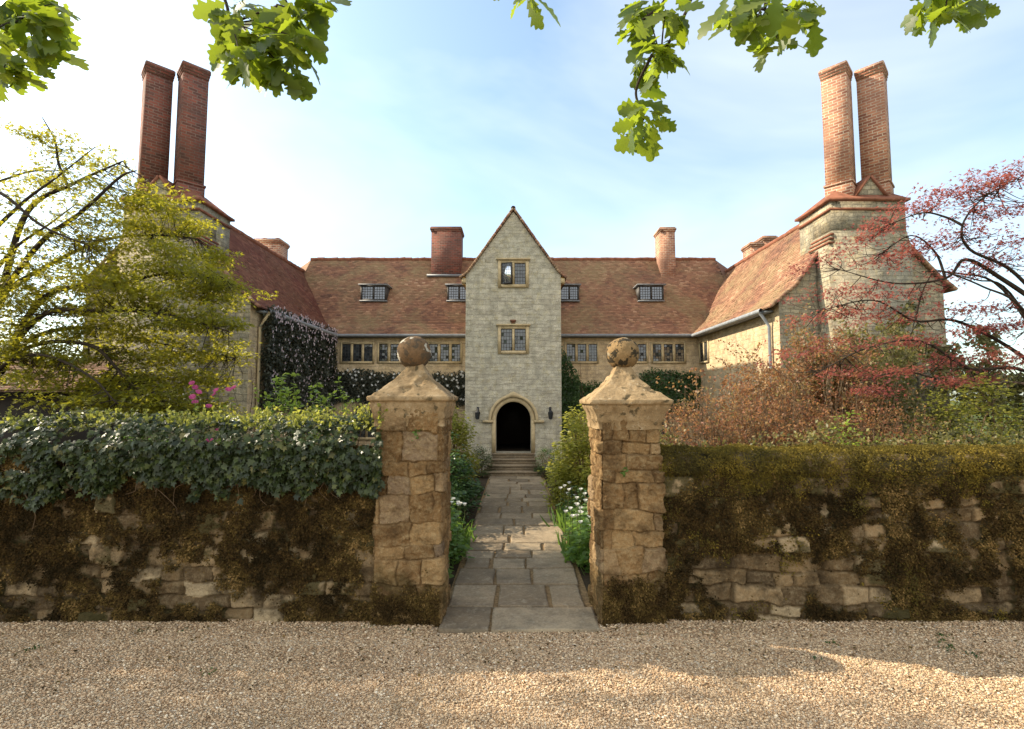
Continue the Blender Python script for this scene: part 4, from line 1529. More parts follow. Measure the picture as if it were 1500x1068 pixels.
def attach(tw, C, limbs, r, r0=.008, sag=.06, sides=3):
    """thin twigs from the nearest limb point to each clump centre"""
    L = np.concatenate(limbs)
    for c in C:
        d = np.linalg.norm((L - c) * np.array([1, 1, 1.8]), axis=1)
        p = L[np.argmin(d + r.random(len(d)) * .15)]
        mid = (p + c) / 2 + r.normal(size=3) * .07 + np.array([0, 0, -sag])
        tw.tube([p, mid, c], r0, .0022, sides, True)

def layered_maple(root, trunk, limbs, pads, leafmat, barkmat, r, lsize, per, shape='star', spread=.13, clden=10, up=.6):
    tr = MB()
    tr.tube(trunk, .17, .10, 10)
    tr.build('trunk', barkmat, root)
    bl = MB()
    lim = []
    for pts, r0, r1 in limbs:
        pts = np.array(pts)
        bl.tube(pts, r0, r1, 7)
        lim.append(catmull(pts, 10))
    tw, lf = MB(), MB()
    for (c, rx, ry, rz, k_) in pads:
        n = max(3, int(clden * k_))
        q = r.normal(size=(n, 3)) * .55
        C = np.asarray(c) + q * np.array([rx, ry, rz])
        C[:, 2] -= .10 * (q[:, 0] ** 2 + q[:, 1] ** 2) * rz * 2
        attach(tw, C, lim, r)
        tn = r.random(n) * .7 + .15
        clump_leaves(lf, C, per, spread, lsize, shape, .42, up, .25, tn, r)
    bl.build('branches', barkmat, root)
    tw.build('twigs', barkmat, root)
    lf.build('crown', leafmat, root)

# left golden green Japanese maple
r = np.random.default_rng(5)
root = thing('maple_tree', (-9.6, 8.8, 0), 'golden green Japanese maple spreading in layers beside the left wing', 'tree', 'Japanese maples behind the garden walls')
base = np.array([-9.6, 8.8, 0])
hub = np.array([-9.5, 8.8, 2.2])
trunk = [base, (-9.55, 8.75, 1.0), hub, (-9.7, 8.9, 3.4), (-9.3, 8.9, 4.4)]
lb = lambda *q: [hub if isinstance(a, str) else W(*a) for a in q]
hi = np.array([-9.3, 8.9, 4.4])
limbs = [
    ([hi, W(40, 310, 8.8), W(110, 268, 8.9), W(180, 236, 9.0)], .06, .012),
    ([W(100, 275, 8.9), W(86, 240, 8.9), W(80, 205, 8.9), W(62, 172, 8.8)], .03, .008),
    ([hi, W(60, 355, 8.3), W(120, 310, 8.2), W(175, 260, 8.2), W(200, 250, 8.2)], .05, .01),
    ([hi, W(50, 400, 9.2), W(150, 352, 9.4), W(240, 345, 9.5), W(290, 350, 9.6)], .05, .01),
    ([hub, W(60, 440, 8.8), W(160, 420, 9.0), W(250, 400, 9.2), W(330, 410, 9.3)], .06, .01),
    ([hub, W(50, 470, 8.4), W(150, 455, 8.3), W(240, 460, 8.4), W(335, 485, 8.6)], .055, .01),
    ([hub, W(40, 500, 9.0), W(140, 480, 9.3), W(220, 500, 9.6), W(345, 525, 9.8)], .05, .01),
    ([hub, W(30, 515, 8.6), W(130, 505, 8.5), W(190, 560, 8.5), W(255, 600, 8.4)], .05, .01),
    ([hub, W(0, 540, 8.2), W(60, 520, 8.0), W(130, 550, 7.8), W(170, 590, 7.7)], .04, .01),
    ([hi, W(-60, 330, 8.0), W(-10, 280, 7.8), W(60, 330, 7.6), W(130, 360, 7.6)], .05, .01),
    ([hi, W(-20, 360, 8.2), W(30, 300, 8.0), W(80, 262, 8.0), W(140, 215, 8.1)], .045, .006),
    ([hi, W(-20, 420, 8.6), W(20, 365, 8.5), W(70, 330, 8.5), W(110, 300, 8.5)], .045, .008),
    ([hi, W(-40, 300, 9.4), W(30, 255, 9.6), W(90, 250, 9.8)], .04, .01),
]
pads = []
def pad(px, py, Y, rx, k_, rz=.17, ry=.9):
    pads.append((W(px, py, Y), rx, ry, rz, k_))
for a in ((100, 218, 8.9, .5, .9), (150, 232, 9.0, .3, .7), (110, 268, 8.6, .5, .8), (40, 262, 9.2, .4, .6), (185, 300, 9.0, .5, 1.1), (60, 300, 8.4, .5, .4),
          (230, 295, 9.6, .45, 1.6), (215, 330, 9.4, .6, 1.8), (265, 320, 9.8, .35, 1.2), (130, 335, 8.4, .8, 1.5), (40, 345, 8.0, .5, .3), (190, 365, 8.8, .8, 2.0), (290, 372, 9.6, .55, 1.8),
          (100, 385, 8.5, .9, 1.8), (20, 395, 8.6, .6, .6), (250, 395, 9.0, .8, 2.2), (325, 415, 9.4, .35, 1.4), (160, 415, 8.4, .9, 2.0), (60, 425, 8.8, .9, 1.8), (290, 430, 9.2, .6, 2.0),
          (215, 445, 8.6, .8, 2.2), (120, 455, 8.8, .9, 2.0), (20, 455, 8.4, .7, 1.5), (310, 470, 8.9, .45, 1.4), (255, 480, 8.7, .8, 1.8), (170, 485, 9.2, .9, 2.0), (70, 490, 8.8, .9, 2.0),
          (330, 520, 9.8, .35, .9), (280, 515, 9.4, .7, 1.6), (200, 525, 9.2, .9, 1.9), (110, 520, 8.6, .9, 1.9), (20, 515, 8.4, .7, 1.8), (250, 552, 9.0, .7, 1.8), (160, 560, 8.6, .9, 2.2),
          (300, 560, 9.4, .4, 1.1), (50, 548, 8.4, .6, 1.3), (230, 588, 8.6, .6, 1.8), (150, 590, 8.2, .6, 1.6), (290, 595, 9.2, .5, 1.4), (190, 605, 8.8, .7, 2.0)):
    pad(*a)
layered_maple(root, trunk, limbs, pads, M['l_maple'], M['bark'], r, (.05, .10), 46, clden=15, spread=.12, up=.5)

# right red Japanese maple
r = np.random.default_rng(8)
root = thing('maple_tree', (8.9, 7.9, 0), 'sparse red leaved Japanese maple with dark bare branches beside the right wing', 'tree', 'Japanese maples behind the garden walls')
hub = np.array([8.8, 7.9, 2.6])
hi = np.array([8.6, 7.9, 3.9])
trunk = [(8.9, 7.9, 0), (8.75, 7.85, 1.2), hub, hi, (8.5, 7.9, 4.3)]
limbs = [
    ([hi, W(1470, 410, 7.9), W(1415, 380, 7.9), W(1385, 408, 8.0), W(1310, 415, 8.0), W(1230, 395, 8.1)], .040, .006),
    ([hi, W(1480, 395, 7.8), W(1420, 365, 7.7), W(1410, 330, 7.6), W(1440, 290, 7.6), W(1490, 262, 7.6)], .030, .007),
    ([W(1410, 330, 7.6), W(1385, 318, 7.7), W(1350, 312, 7.8), W(1300, 330, 8.0)], .022, .006),
    ([W(1385, 408, 8.0), W(1370, 370, 8.1), W(1335, 345, 8.1), W(1290, 372, 8.2)], .022, .006),
    ([hub, W(1470, 425, 8.3), W(1400, 400, 8.5), W(1350, 398, 8.6)], .028, .007),
    ([hub, W(1480, 430, 8.0), W(1430, 410, 8.0), W(1380, 398, 7.9)], .022, .006),
    ([hub, W(1500, 455, 7.4), W(1440, 420, 7.4), W(1390, 400, 7.4), W(1370, 395, 7.4)], .022, .006),
    ([hub, W(1480, 510, 8.2), W(1400, 470, 8.4), W(1340, 470, 8.4), W(1280, 440, 8.3), W(1200, 455, 8.2)], .036, .006),
    ([hub, W(1490, 540, 7.8), W(1420, 540, 7.7), W(1350, 500, 7.6), W(1270, 510, 7.5), W(1190, 550, 7.4)], .032, .006),
    ([W(1340, 470, 8.4), W(1350, 430, 8.4), W(1365, 400, 8.4)], .022, .008),
    ([hub, W(1480, 560, 8.6), W(1420, 570, 8.8), W(1330, 545, 9.0), W(1250, 560, 9.0)], .028, .007),
]
pads = []
for a in ((1480, 248, 7.6, .25, .5), (1455, 265, 7.6, .35, .9), (1420, 280, 7.7, .4, 1.0), (1380, 285, 7.8, .3, .9), (1345, 300, 7.9, .35, .7), (1490, 300, 7.5, .4, .8), (1440, 315, 7.6, .4, .8),
          (1300, 325, 8.0, .35, .8), (1265, 345, 8.1, .35, .8), (1380, 345, 7.8, .4, .7), (1430, 345, 7.6, .5, .8), (1490, 350, 7.7, .4, .8), (1225, 375, 8.1, .35, .7), (1290, 378, 8.1, .4, .8), (1340, 372, 8.2, .4, .7),
          (1400, 395, 8.2, .4, .6), (1470, 385, 7.9, .5, 1.0), (1270, 425, 8.2, .4, .8), (1330, 430, 8.4, .4, .8), (1200, 430, 8.2, .35, .6), (1240, 455, 8.2, .4, .8), (1300, 462, 8.3, .4, .8), (1380, 455, 8.3, .4, .7), (1450, 450, 8.0, .4, .9),
          (1430, 480, 8.0, .5, 1.0), (1490, 475, 7.9, .4, 1.2), (1350, 500, 7.8, .4, .8), (1250, 500, 7.6, .4, .6), (1180, 470, 8.0, .35, .5), (1150, 520, 7.6, .4, .5), (1420, 520, 7.8, .5, 1.1), (1490, 530, 7.8, .4, 1.2), (1330, 540, 8.2, .5, .9), (1220, 545, 7.8, .5, .7), (1400, 555, 8.4, .5, 1.0), (1280, 570, 8.6, .5, .9)):
    pad(*a, .09, .6)
layered_maple(root, trunk, limbs, pads, M['l_red'], M['bark'], r, (.04, .07), 24, spread=.10, clden=15, up=.5)

# generic shrub
def shrub(name, label, cat, c, rx, ry, h, n, size, mat, r, shape='oval', clumps=90, stems=10, twig='twig', group=None, spread=.10, z0=.1, hollow=.6, flat=.8, up=.55, droop=0., tiny=.006, flowers=None):
    root = thing(name, (c[0], c[1], 0), label, cat, group)
    q = unit(r.normal(size=(clumps, 3)))
    q[:, 2] = np.abs(q[:, 2]) * 1.0
    rad_ = hollow + (1 - hollow) * r.random(clumps) ** .6
    lump = .78 + .44 * fbm(q * 1.0 + c[0] * 3, 1.8, 3, int(abs(c[0] * 10)))
    C = np.array([c[0], c[1], z0]) + q * (rad_ * lump)[:, None] * np.array([rx, ry, h - z0])
    low = r.random(clumps) < .25
    C[low, 2] = z0 + r.random(low.sum()) * (h - z0) * .4
    lim = []
    b = MB()
    for _ in range(stems):
        a = r.uniform(0, 6.28)
        tip = np.array([c[0] + math.cos(a) * rx * r.uniform(.2, .75), c[1] + math.sin(a) * ry * r.uniform(.2, .75), h * r.uniform(.55, .9)])
        s_ = np.array([c[0] + math.cos(a) * rx * .12, c[1] + math.sin(a) * ry * .12, 0])
        pts = np.array([s_, (s_ + tip) / 2 + r.normal(size=3) * .08, tip])
        b.tube(pts, .018, .006, 5)
        lim.append(catmull(pts, 8))
    attach(b, C, lim, r, tiny, .02)
    b.build('stems', M[twig], root)
    f = MB()
    tn = np.clip(.25 + .5 * r.random(clumps), 0, 1)
    clump_leaves(f, C, max(2, n // clumps), spread, size, shape, flat, up, droop, tn, r)
    f.build('foliage', M[mat], root)
    if flowers:
        fm, fn, fs, fp = flowers
        for _ in range(fn):
            p_ = C[int(r.integers(len(C)))] + np.array([r.normal() * .05, -abs(r.normal()) * .08, .05])
            bloom(root, p_, fs, fm, r, fp)
    return root

def bloom(root, p, s, mat, r, petals=6, name='flower'):
    b = MB()
    a = np.arange(petals) * 2 * math.pi / petals + r.random()
    ax = unit(np.array([r.normal() * .4, -.6 + r.normal() * .3, .7]))
    e1 = unit(np.cross(ax, [1, .1, 0])); e2 = np.cross(ax, e1)
    D = np.cos(a)[:, None] * e1 + np.sin(a)[:, None] * e2 + ax * .5
    leaves(b, np.tile(p, (petals, 1)), D, np.tile(ax, (petals, 1)), s, 'petal')
    b.build(name, M[mat], root)

r = np.random.default_rng(21)
# along the path
shrub('shrub', 'dark green leafy shrub left of the path behind the gate pier', 'shrub', (-1.72, 10.8), .85, 1.4, 1.75, 9000, (.06, .11), 'l_dark', r, clumps=150)
shrub('shrub', 'tall yellow green shrub by the tower, left of the path', 'shrub', (-1.85, 13.6), .75, 1.0, 2.5, 6500, (.06, .11), 'l_yellow', r, clumps=110, stems=12, flat=1.1)
shrub('shrub', 'big rounded yellow green shrub right of the path before the tower', 'shrub', (1.72, 11.6), .95, 1.3, 2.35, 15000, (.055, .10), 'l_yellow', r, clumps=190, stems=14, flat=1)
shrub('shrub', 'low bright green plants at the path edge behind the right pier', 'shrub', (1.42, 8.3), .46, 1.3, .72, 3200, (.07, .13), 'l_mid', r, clumps=90, stems=6, z0=.05)
shrub('shrub', 'low dark shrub below the big yellow green one', 'shrub', (1.48, 10.2), .45, .7, .75, 1800, (.05, .09), 'l_dark', r, clumps=60, stems=6, z0=.05)
shrub('shrub', 'low bright green plants at the path edge behind the left pier', 'shrub', (-1.28, 7.9), .42, 1.3, .75, 3000, (.06, .12), 'l_mid', r, clumps=90, stems=6, z0=.05)
for x, lab in ((-1.13, 'small clipped box bush left of the stone steps'), (1.04, 'small clipped box bush right of the stone steps')):
    shrub('box_bush', lab, 'shrub', (x, 16.55), .34, .34, .95, 2600, (.03, .05), 'l_dark', r, clumps=90, stems=4, spread=.06, hollow=.8, group='box bushes beside the steps')

# white flowers
def flower_clump(label, c, n, r):
    root = thing('white_flowers', (c[0], c[1], 0), label, 'flowers', 'white flowers along the path')
    lf, st = MB(), MB()
    m = 160
    P = np.c_[c[0] + r.normal(size=m) * .16, c[1] + r.normal(size=m) * .3, np.zeros(m)]
    leaves(lf, P, np.c_[r.normal(size=(m, 2)) * .35, np.ones(m)], np.c_[r.normal(size=(m, 2)), np.zeros(m)], r.uniform(.22, .46, m), 'blade')
    for _ in range(n):
        x, yv, z = c[0] + r.normal() * .13, c[1] + r.normal() * .32, r.uniform(.5, .78)
        st.tube([(x + r.normal() * .03, yv, 0), (x, yv, z)], .005, .004, 4, False)
        b = MB()
        for ring_ in (0, 1):
            a = np.arange(5) * 2 * math.pi / 5 + ring_ * .6 + r.random()
            D = np.c_[np.cos(a) * (.55 + .3 * ring_), np.sin(a) * (.55 + .3 * ring_), np.ones(5) * 1.1]
            leaves(b, np.tile((x, yv, z), (5, 1)), D, np.c_[-np.cos(a), -np.sin(a), np.ones(5) * .4], .068, 'petal')
        b.build('flower', M['p_white'], root)
    lf.build('leaves', M['l_mid'], root)
    st.build('stems', M['stem'], root)
flower_clump('white flowers in green leaves beside the right gate pier', (1.13, 8.2), 22, r)
flower_clump('white flowers in green leaves beside the left gate pier', (-1.12, 8.8), 9, r)
flower_clump('pale flowers under the yellow green shrub right of the path', (1.12, 10.2), 8, r)

# behind the ivy wall
def stemmy(name, label, cat, c, rx, h, nst, r, mat, size, per=26, shape='oval', stemmat='stem', tilt=.12, flowers=None):
    root = thing(name, (c[0], c[1], 0), label, cat)
    s_, f = MB(), MB()
    tips = []
    for _ in range(nst):
        x, yv = c[0] + r.uniform(-rx, rx), c[1] + r.normal() * .25
        hh = h * r.uniform(.72, 1.04)
        pts = np.array([(x, yv, 0), (x + r.normal() * tilt * .5, yv + r.normal() * .1, hh * .6), (x + r.normal() * tilt, yv + r.normal() * .12, hh)])
        s_.tube(pts, .009, .003, 4)
        t = 1 - r.random(per) ** 1.4 * .45
        cc = catmull(pts, 12)
        P = cc[np.clip((t * (len(cc) - 1)).astype(int), 0, len(cc) - 1)]
        leaves(f, P + r.normal(size=P.shape) * .025, np.c_[r.normal(size=(per, 2)), r.random(per) * .8], np.c_[r.normal(size=(per, 2)) * .5, np.ones(per)], r.uniform(*size, per), shape, np.clip(r.normal(size=per) * .2 + .55, 0, 1))
        tips.append(pts[-1])
    s_.build('stems', M[stemmat], root)
    f.build('foliage', M[mat], root)
    if flowers:
        fm, nf, fs = flowers
        for q in range(nf):
            bloom(root, tips[q % len(tips)] + r.normal(size=3) * np.array([.05, .05, .10]) + (0, -.05, .0), fs, fm, r, 8)
    return root
r = np.random.default_rng(31)
stemmy('leafy_shrub', 'lime green leafy shrub behind the ivy, tallest stems near the clematis', 'shrub', (-3.45, 7.7), .38, 3.02, 11, r, 'l_lime', (.06, .10), 46)
stemmy('leafy_shrub', 'small lime green shoots behind the ivy beside the left pier', 'shrub', (-2.75, 7.9), .22, 2.80, 6, r, 'l_lime', (.05, .09), 34)
stemmy('leafy_shrub', 'lime green sapling behind the ivy next to the magenta flowers', 'shrub', (-4.05, 7.9), .2, 2.86, 6, r, 'l_lime', (.05, .09), 36)
stemmy('flowering_shrub', 'shrub with magenta flowers rising behind the ivy', 'shrub', (-4.78, 7.8), .22, 2.62, 9, r, 'l_lime', (.05, .09), 26, flowers=('p_magenta', 18, .055))
shrub('shrub', 'dark rounded shrub under the golden maple behind the ivy', 'shrub', (-6.4, 9.4), 1.5, 1.0, 2.65, 5200, (.06, .10), 'l_dark', r, clumps=150)
shrub('shrub', 'dark evergreen shrub at the foot of the left wing', 'shrub', (-5.2, 12.0), 1.4, .8, 2.3, 4200, (.06, .11), 'l_dark', r, clumps=130)

# right-hand shrubbery
r = np.random.default_rng(41)
def twiggy(name, label, c, rx, ry, h, nst, r, mat, size, nleaf, stemmat='twig', z0=.0, shape='dia', density=5, thick=.016):
    root = thing(name, (c[0], c[1], 0), label, 'shrub')
    s_, f = MB(), MB()
    for _ in range(nst):
        a = r.uniform(0, 6.28)
        e = r.random() ** .5
        base_ = np.array([c[0] + math.cos(a) * rx * .35 * e, c[1] + math.sin(a) * ry * .35 * e, 0])
        tip = np.array([c[0] + math.cos(a) * rx * e, c[1] + math.sin(a) * ry * e, h * (1 - .28 * e ** 2) * r.uniform(.8, 1.06)])
        pts = np.array([base_, base_ * .6 + tip * .4 + np.array([0, 0, .25]) + r.normal(size=3) * .08, tip])
        s_.tube(pts, thick, .003, 5)
        cc = catmull(pts, 10)
        for q in range(density):
            p0 = cc[int(len(cc) * r.uniform(.45, .97))]
            p2 = p0 + np.array([r.normal() * .28, r.normal() * .24, r.normal() * .15 + .12])
            p1 = (p0 + p2) / 2 + r.normal(size=3) * .05
            s_.tube([p0, p1, p2], .005, .0018, 3)
            t = r.random(nleaf)[:, None]
            P = p0 + (p2 - p0) * (t * .8 + .25) + r.normal(size=(nleaf, 3)) * .045
            leaves(f, P, rvec(nleaf) + np.array([0, 0, .2]), rvec(nleaf) + np.array([0, -.2, .7]), r.uniform(*size, nleaf), shape, np.clip(r.random() * .7 + .15 + r.normal(size=nleaf) * .15, 0, 1))
    s_.build('stems', M[stemmat], root)
    f.build('foliage', M[mat], root)
    return root
twiggy('rusty_shrub', 'twiggy shrub with rusty red leaves nearest the right gate pier', (2.75, 7.7), .85, .6, 2.75, 60, r, 'l_rust', (.03, .06), 16)
twiggy('rusty_shrub', 'large rusty red twiggy shrub in front of the right wing wall', (4.2, 8.2), 1.1, .8, 2.85, 90, r, 'l_rust', (.03, .06), 18)
twiggy('rusty_shrub', 'rusty brown twiggy shrub beneath the red maple', (6.0, 8.6), 1.2, .8, 2.75, 80, r, 'l_rust', (.03, .06), 18)
twiggy('rusty_shrub', 'tall airy russet shrub against the sunlit wall of the right wing', (4.7, 9.6), 1.25, .8, 3.5, 80, r, 'l_rust', (.04, .075), 20, 'bark_pale')
twiggy('rusty_shrub', 'tallest olive and russet shrub reaching up the right chimney breast', (7.4, 10.8), 1.6, .9, 4.3, 110, r, 'l_olive', (.05, .09), 26, 'bark_pale', density=7)
twiggy('rusty_shrub', 'arching russet shrub with pale stems below the gable of the right wing', (6.1, 10.0), 1.1, .8, 4.1, 85, r, 'l_rust', (.045, .08), 22, 'bark_pale', density=6)
shrub('shrub', 'mixed olive and green shrub below the right wing gable', 'shrub', (6.6, 10.2), 1.5, 1.0, 3.2, 6500, (.05, .09), 'l_olive', r, clumps=200, stems=16, shape='dia', flat=1)
shrub('shrub', 'yellow green shrub at the far right behind the mossy wall', 'shrub', (7.9, 8.7), 1.3, .9, 2.85, 9500, (.04, .08), 'l_yellow', r, clumps=180, stems=12)
shrub('shrub', 'small bright green bush between the rusty shrubs', 'shrub', (4.9, 7.3), .5, .4, 2.35, 1800, (.05, .08), 'l_lime', r, clumps=60, stems=8)
# low growth on the bed just behind the mossy wall
n = 7000
g = MB()
P = np.c_[r.uniform(1.7, 7.6, n), r.uniform(6.3, 7.3, n), 1.5 + .35 * r.random(n)]
P[:, 2] += (fbm(P, 1.1, 4, 5) - .45) * 1.1
leaves(g, P, rvec(n) + np.array([0, 0, .6]), rvec(n) + np.array([0, -.4, .6]), r.uniform(.03, .07, n), 'dia')
tag(g.build('ground_cover', M['l_olive']), 'low olive growth crowding behind the mossy wall', 'ground cover', kind='stuff')

# hedge beyond the right wing, and an unseen tall tree added on the left to dapple the drive
r = np.random.default_rng(47)
hd = thing('hedge', (16, 13.5, 0), 'green hedge beyond the right wing behind the red maple', 'hedge')
n = 16000
P = np.c_[r.uniform(12.5, 20, n), r.uniform(12.9, 14.2, n), np.zeros(n)]
P[:, 2] = (3.0 + .7 * (fbm(P, .8, 4, 3) - .5)) * (1 - .75 * r.random(n) ** 2.2)
b = MB()
leaves(b, P, rvec(n), rvec(n) + np.array([0, -.5, .8]), r.uniform(.08, .16, n), 'oval', np.clip(fbm(P, 1.5, 3, 9) + r.normal(size=n) * .15, 0, 1))
b.build('foliage', M['l_olive'], hd)
b = MB()
for x in np.arange(12.8, 20, .9):
    b.tube([(x, 13.5, 0), (x + .1, 13.5, 1.2), (x, 13.6, 2.4)], .05, .02, 5)
b.build('stems', M['bark'], hd)
tt = thing('dapple_tree', (-14.5, 7.0, 0), 'tall broad leaved tree added out of view to dapple the drive', 'tree')
b = MB()
b.tube([(-14.5, 7.0, -.1), (-14.4, 7.0, 2.5), (-14.1, 7.1, 6.0), (-13.8, 7.3, 9.5), (-13.5, 7.5, 13.0)], .38, .12, 12)
b.build('trunk', M['bark'], tt)
b, f = MB(), MB()
lim = []
for q in range(24):
    a = q * 2.4
    z0 = 3.8 + q * .38
    L = 3.2 - .05 * q
    s0 = np.array([-14.2 + .03 * q, 7.05 + .025 * q, z0])
    e = s0 + np.array([math.cos(a) * L, math.sin(a) * L * .62, 1.3])
    pts = np.array([s0, (s0 + e) / 2 + (0, 0, .45), e])
    b.tube(pts, .08, .015, 6)
    lim.append(catmull(pts, 10))
b.build('branches', M['bark'], tt)
LC_ = np.concatenate(lim)
C = LC_[r.integers(0, len(LC_), 400)] + r.normal(size=(400, 3)) * np.array([.65, .5, .5])
b = MB()
attach(b, C, lim, r, .010, .03)
b.build('twigs', M['bark'], tt)
clump_leaves(f, C, 30, .24, (.09, .15), 'oval', .7, .6, .15, None, r)
f.build('crown', M['l_mid'], tt)

# climbers on the house
def climber(name, label, to3, nrm, U, n, dens, mat, size, r, shape='dia', push=.16, flowers=None, stems=6, zbase=0):
    """to3(u, v) -> wall point; U = (u0, u1, v0, v1)"""
    u, v = r.uniform(U[0], U[1], n), r.uniform(U[2], U[3], n)
    k_ = r.random(n) < dens(u, v)
    u, v = u[k_], v[k_]
    n = len(u)
    P = to3(u, v)
    nrm = np.array(nrm, float)
    lump = fbm(P, 1.6, 4, 23)
    root = thing(name, to3(np.array([(U[0] + U[1]) / 2]), np.array([zbase]))[0], label, 'climber')
    P = P + nrm * ((.25 + 1.3 * lump) * push * r.random(n) ** .4 + .02)[:, None]
    b = MB()
    leaves(b, P, rvec(n) * .8 + np.array([0, 0, -.7]) + nrm * .3, rvec(n) * .7 + nrm + np.array([0, 0, .4]), r.uniform(*size, n), shape, np.clip(lump * 1.2 - .1 + r.normal(size=n) * .15, 0, 1))
    b.build('foliage', M[mat], root)
    s_ = MB()
    for _ in range(stems):
        uu = r.uniform(U[0], U[1])
        vs = np.linspace(zbase, U[2] + (U[3] - U[2]) * r.uniform(.3, .9), 6)
        s_.tube(to3(uu + np.cumsum(r.normal(size=6) * .12), vs) + nrm * .05, .02, .006, 5)
    s_.build('stems', M['twig'], root)
    if flowers:
        fm, fn, fs, fd = flowers
        u, v = r.uniform(U[0], U[1], fn), r.uniform(U[2], U[3], fn)
        k_ = r.random(fn) < fd(u, v) * dens(u, v)
        P = to3(u[k_], v[k_])
        m = len(P)
        P = P + nrm * ((.3 + 1.3 * fbm(P, 1.6, 4, 23)) * push + .05)[:, None]
        b = MB()
        for q in range(5):
            a = q * 1.2566
            e = np.cross(nrm, [0, 0, 1.])
            D = math.cos(a) * e + math.sin(a) * ZP + nrm * .3
            leaves(b, P, np.tile(D, (m, 1)) + r.normal(size=(m, 3)) * .15, np.tile(nrm, (m, 1)) + r.normal(size=(m, 3)) * .25, fs, 'petal')
        o = b.build('flowers', M[fm], root)
        o['kind'] = 'stuff'
    return root
r = np.random.default_rng(61)
wallY = lambda u, v: np.stack([u, np.full(len(u), RY), np.broadcast_to(v, u.shape)], -1)
edge = lambda u, v, lo, hi, s: sstep(lo - .12, lo + .12, v + (fbm(np.c_[u, v, v * 0], 1.3, 3, s) - .5) * .5) * sstep(hi + .14, hi - .14, v + (fbm(np.c_[u, v, v * 0], 1.1, 3, s + 4) - .5) * .5)
climber('wall_climber', 'dark climber with small white flowers across the range left of the tower', wallY, -YP, (-7.5, TX0 - .02, 2.0, 3.9), 12000, lambda u, v: edge(u, v, 2.45, 3.62, 3), 'l_climb', (.07, .13), r, flowers=('p_white', 420, .055, lambda u, v: .25 + .5 * sstep(3.1, 3.6, v)))
climber('wall_climber', 'dark green climber across the range right of the tower', wallY, -YP, (TX1 + .02, 8.0, 1.8, 4.1), 14000, lambda u, v: edge(u, v, 2.1, 3.45 + .25 * np.sin(u * 1.3), 9), 'l_dark', (.07, .13), r, push=.25)
climber('wall_climber', 'green creeper climbing the corner right of the tower', lambda u, v: np.stack([u, np.full(len(u), 19.4), np.broadcast_to(v, u.shape)], -1), -YP, (TX1 + .02, 2.5, 1.0, 5.2), 4500, lambda u, v: edge(u, v, .9, 4.7 - 1.4 * (u - 1.65), 14), 'l_dark', (.06, .11), r, push=.2)
wingX = lambda u, v: np.stack([np.full(len(u), -7.5), u, np.broadcast_to(v, u.shape)], -1)
climber('wall_climber', 'clematis with pale pink flowers hanging from the left wing eaves', wingX, XP, (14.4, 20.1, 1.6, 5.35), 24000, lambda u, v: edge(u, v, 2.2, 5.35, 17), 'l_climb', (.07, .12), r, push=.34,
        flowers=('p_pink', 2600, .045, lambda u, v: .12 + .88 * sstep(4.5, 5.2, v)))
gabY = lambda u, v: np.stack([u, np.full(len(u), 13.36), np.broadcast_to(v, u.shape)], -1)
climber('wall_climber', 'olive and green climber covering the foot of the right chimney breast', gabY, -YP, (8.2, 12.6, .5, 5.8), 26000, lambda u, v: edge(u, v, .3, 5.1 - .55 * np.abs(u - 11.0) + 1.3 * (fbm(np.c_[u, v, v * 0], .9, 3, 77) - .5), 29) * sstep(.36, .5, fbm(np.c_[u, v, v * 0], 1.6, 4, 31)), 'l_olive', (.08, .14), r, push=.6)
# tufts on the piers
for (x, z, m, lab) in ((-1.12, 2.12, 16, 'tiny green fern tuft under the cap of the left gate pier'), (1.24, 1.70, 20, 'tiny green ivy sprig on the face of the right gate pier')):
    b = MB()
    P = np.tile((x, Y0 - .01, z), (m, 1)) + rng.normal(size=(m, 3)) * np.array([.02, .005, .03])
    leaves(b, P, np.c_[rng.normal(size=m) * .6, -np.ones(m) * .6, rng.normal(size=m) * .6 - .4], np.c_[rng.normal(size=m) * .4, -np.ones(m), np.ones(m) * .6], rng.uniform(.025, .05, m), 'ivy')
    tag(b.build('fern_tuft' if x < 0 else 'ivy_sprig', M['l_mid'], None, (x, Y0, z)), lab, 'plant')

# ------------------------------------------------------------------ oak overhead
r = np.random.default_rng(81)
oak = thing('oak_tree', (2.2, -3.2, 0), 'oak tree whose leafy twigs hang into the top of the view', 'tree')
b = MB()
b.tube([(2.2, -3.2, -.1), (2.15, -3.1, 1.5), (2.0, -3.0, 3.4), (1.6, -2.6, 5.2), (1.2, -2.0, 6.6)], .34, .16, 14)
b.build('trunk', M['bark'], oak)
YO = 1.75
limb_b = MB()
limbsO = [[(2.0, -3.0, 3.4), (.6, -1.4, 5.0), (-.8, .4, 5.2), (-1.6, 1.6, 4.75), (-2.4, 2.0, 4.5)],
          [(1.6, -2.6, 5.2), (1.2, -.6, 5.6), (.9, 1.0, 5.0), (.5, 1.8, 4.55)],
          [(2.0, -3.0, 3.4), (2.4, -1.0, 5.0), (2.0, 1.0, 4.9), (1.5, 1.8, 4.6)]]
limC = []
for L in limbsO:
    L = np.array(L)
    limb_b.tube(L, .07, .012, 8)
    limC.append(catmull(L, 12))
limb_b.build('branches', M['bark'], oak)
LC = np.concatenate(limC)
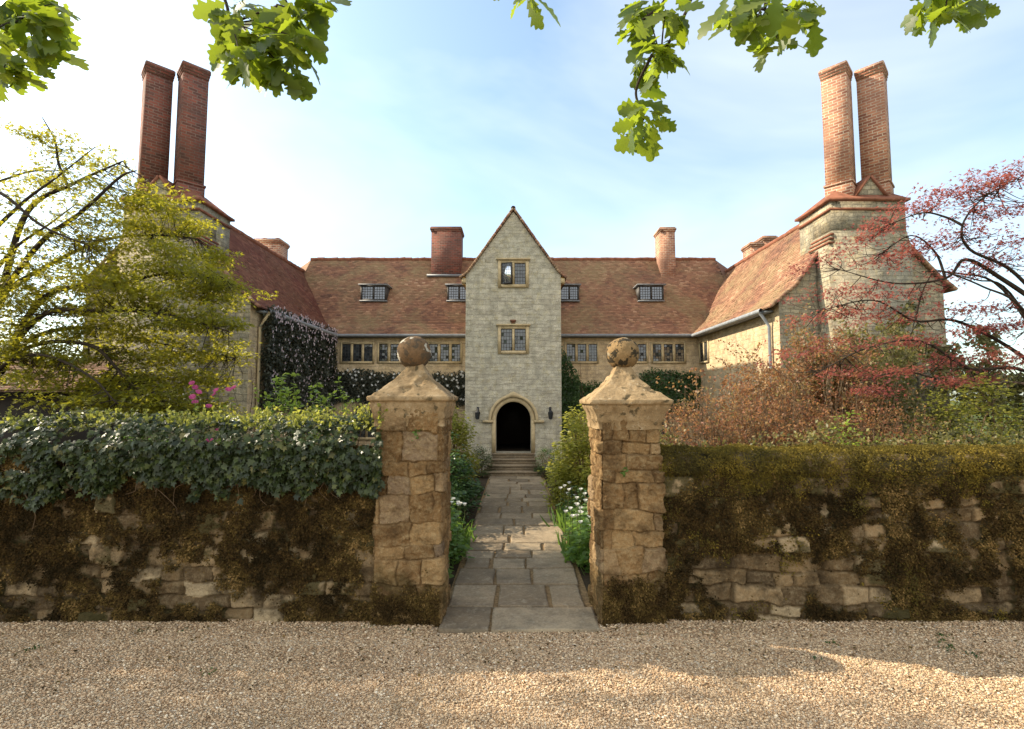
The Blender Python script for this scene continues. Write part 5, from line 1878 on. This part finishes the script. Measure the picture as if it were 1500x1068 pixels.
sprays = [
    [(10, 12, 9), (48, 22, 10), (85, 10, 7), (22, 55, 9), (52, 72, 8), (28, 100, 7), (4, 112, 5), (-20, 60, 8)],
    [(345, 25, 7), (335, 62, 8), (352, 92, 9), (390, 30, 9), (425, 18, 9), (455, 12, 8), (400, 70, 9), (432, 60, 9), (370, 60, 8), (415, 105, 9), (385, 95, 6), (440, 40, 6)],
    [(772, -8, 5), (785, -4, 4)],
    [(945, 18, 9), (932, 40, 8), (975, 20, 8), (958, 70, 7), (968, 90, 9), (940, 98, 8), (955, 115, 6)],
    [(940, 178, 8), (952, 186, 7), (938, 198, 5)],
    [(1085, 10, 9), (1110, 30, 8), (1130, 12, 8), (1160, 15, 9), (1150, 48, 9), (1175, 30, 7), (1138, 62, 6), (1075, 25, 6)],
    [(1372, 2, 9), (1395, 15, 9), (1355, 8, 6), (1415, 8, 8), (1385, 22, 5)],
]
for si, sp in enumerate(sprays):
    tw, lf = MB(), MB()
    nodes = [W(px, py - (6 if si != 4 else 10), YO + r.uniform(-.2, .2)) for px, py, _ in sp]
    if si == 4:
        tw.tube([W(955, 80, YO), W(932, 130, YO), W(938, 160, YO), W(942, 180, YO)], .006, .003, 5)
        anchor = W(942, 176, YO)
    else:
        cx_, cy_ = sp[0][0], sp[0][1]
        top = {0: (0, -60), 1: (318, -25), 2: (800, -60), 3: (1015, -20), 5: (1120, -60), 6: (1400, -60)}[si]
        start = W(*top, YO)
        q = LC[np.argmin(np.linalg.norm(LC - start, axis=1))]
        anchor = {0: W(30, 30, YO), 1: W(338, 35, YO), 2: W(785, -15, YO), 3: W(968, 85, YO), 5: W(1120, 15, YO), 6: W(1390, -5, YO)}[si]
        tw.tube([q, (q + start) / 2 + np.array([0, 0, .08]), start, anchor], .012, .005, 6)
        if si == 1:
            tw.tube([q, W(400, -20, YO), W(403, 10, YO), W(410, 40, YO), W(418, 70, YO)], .009, .004, 5)
        if si == 3:
            tw.tube([W(985, -30, YO), W(970, 5, YO), W(940, 30, YO)], .006, .004, 5)
    for (px, py, cnt), nd in zip(sp, nodes):
        cnt = int(cnt * (1.9 if si in (0, 1) else 1.5))
        mid = (anchor + nd) / 2 + np.array([0, 0, .015])
        tw.tube([anchor, mid, nd], .0035, .002, 4)
        a = r.uniform(0, 6.28, cnt) 
        D = np.c_[np.cos(a) * .9, r.normal(size=cnt) * .45, np.sin(a) * .55 - .55]
        Nn = np.c_[r.normal(size=cnt) * .6, -.55 + r.normal(size=cnt) * .5, .6 + r.normal(size=cnt) * .5]
        leaves(lf, np.tile(nd, (cnt, 1)) + r.normal(size=(cnt, 3)) * .02, D, Nn, r.uniform(.055, .125, cnt), 'oak', np.clip(r.normal(size=cnt) * .25 + .5, 0, 1))
    tw.build('twig', M['bark'], oak)
    lf.build('foliage', M['l_oak'], oak)
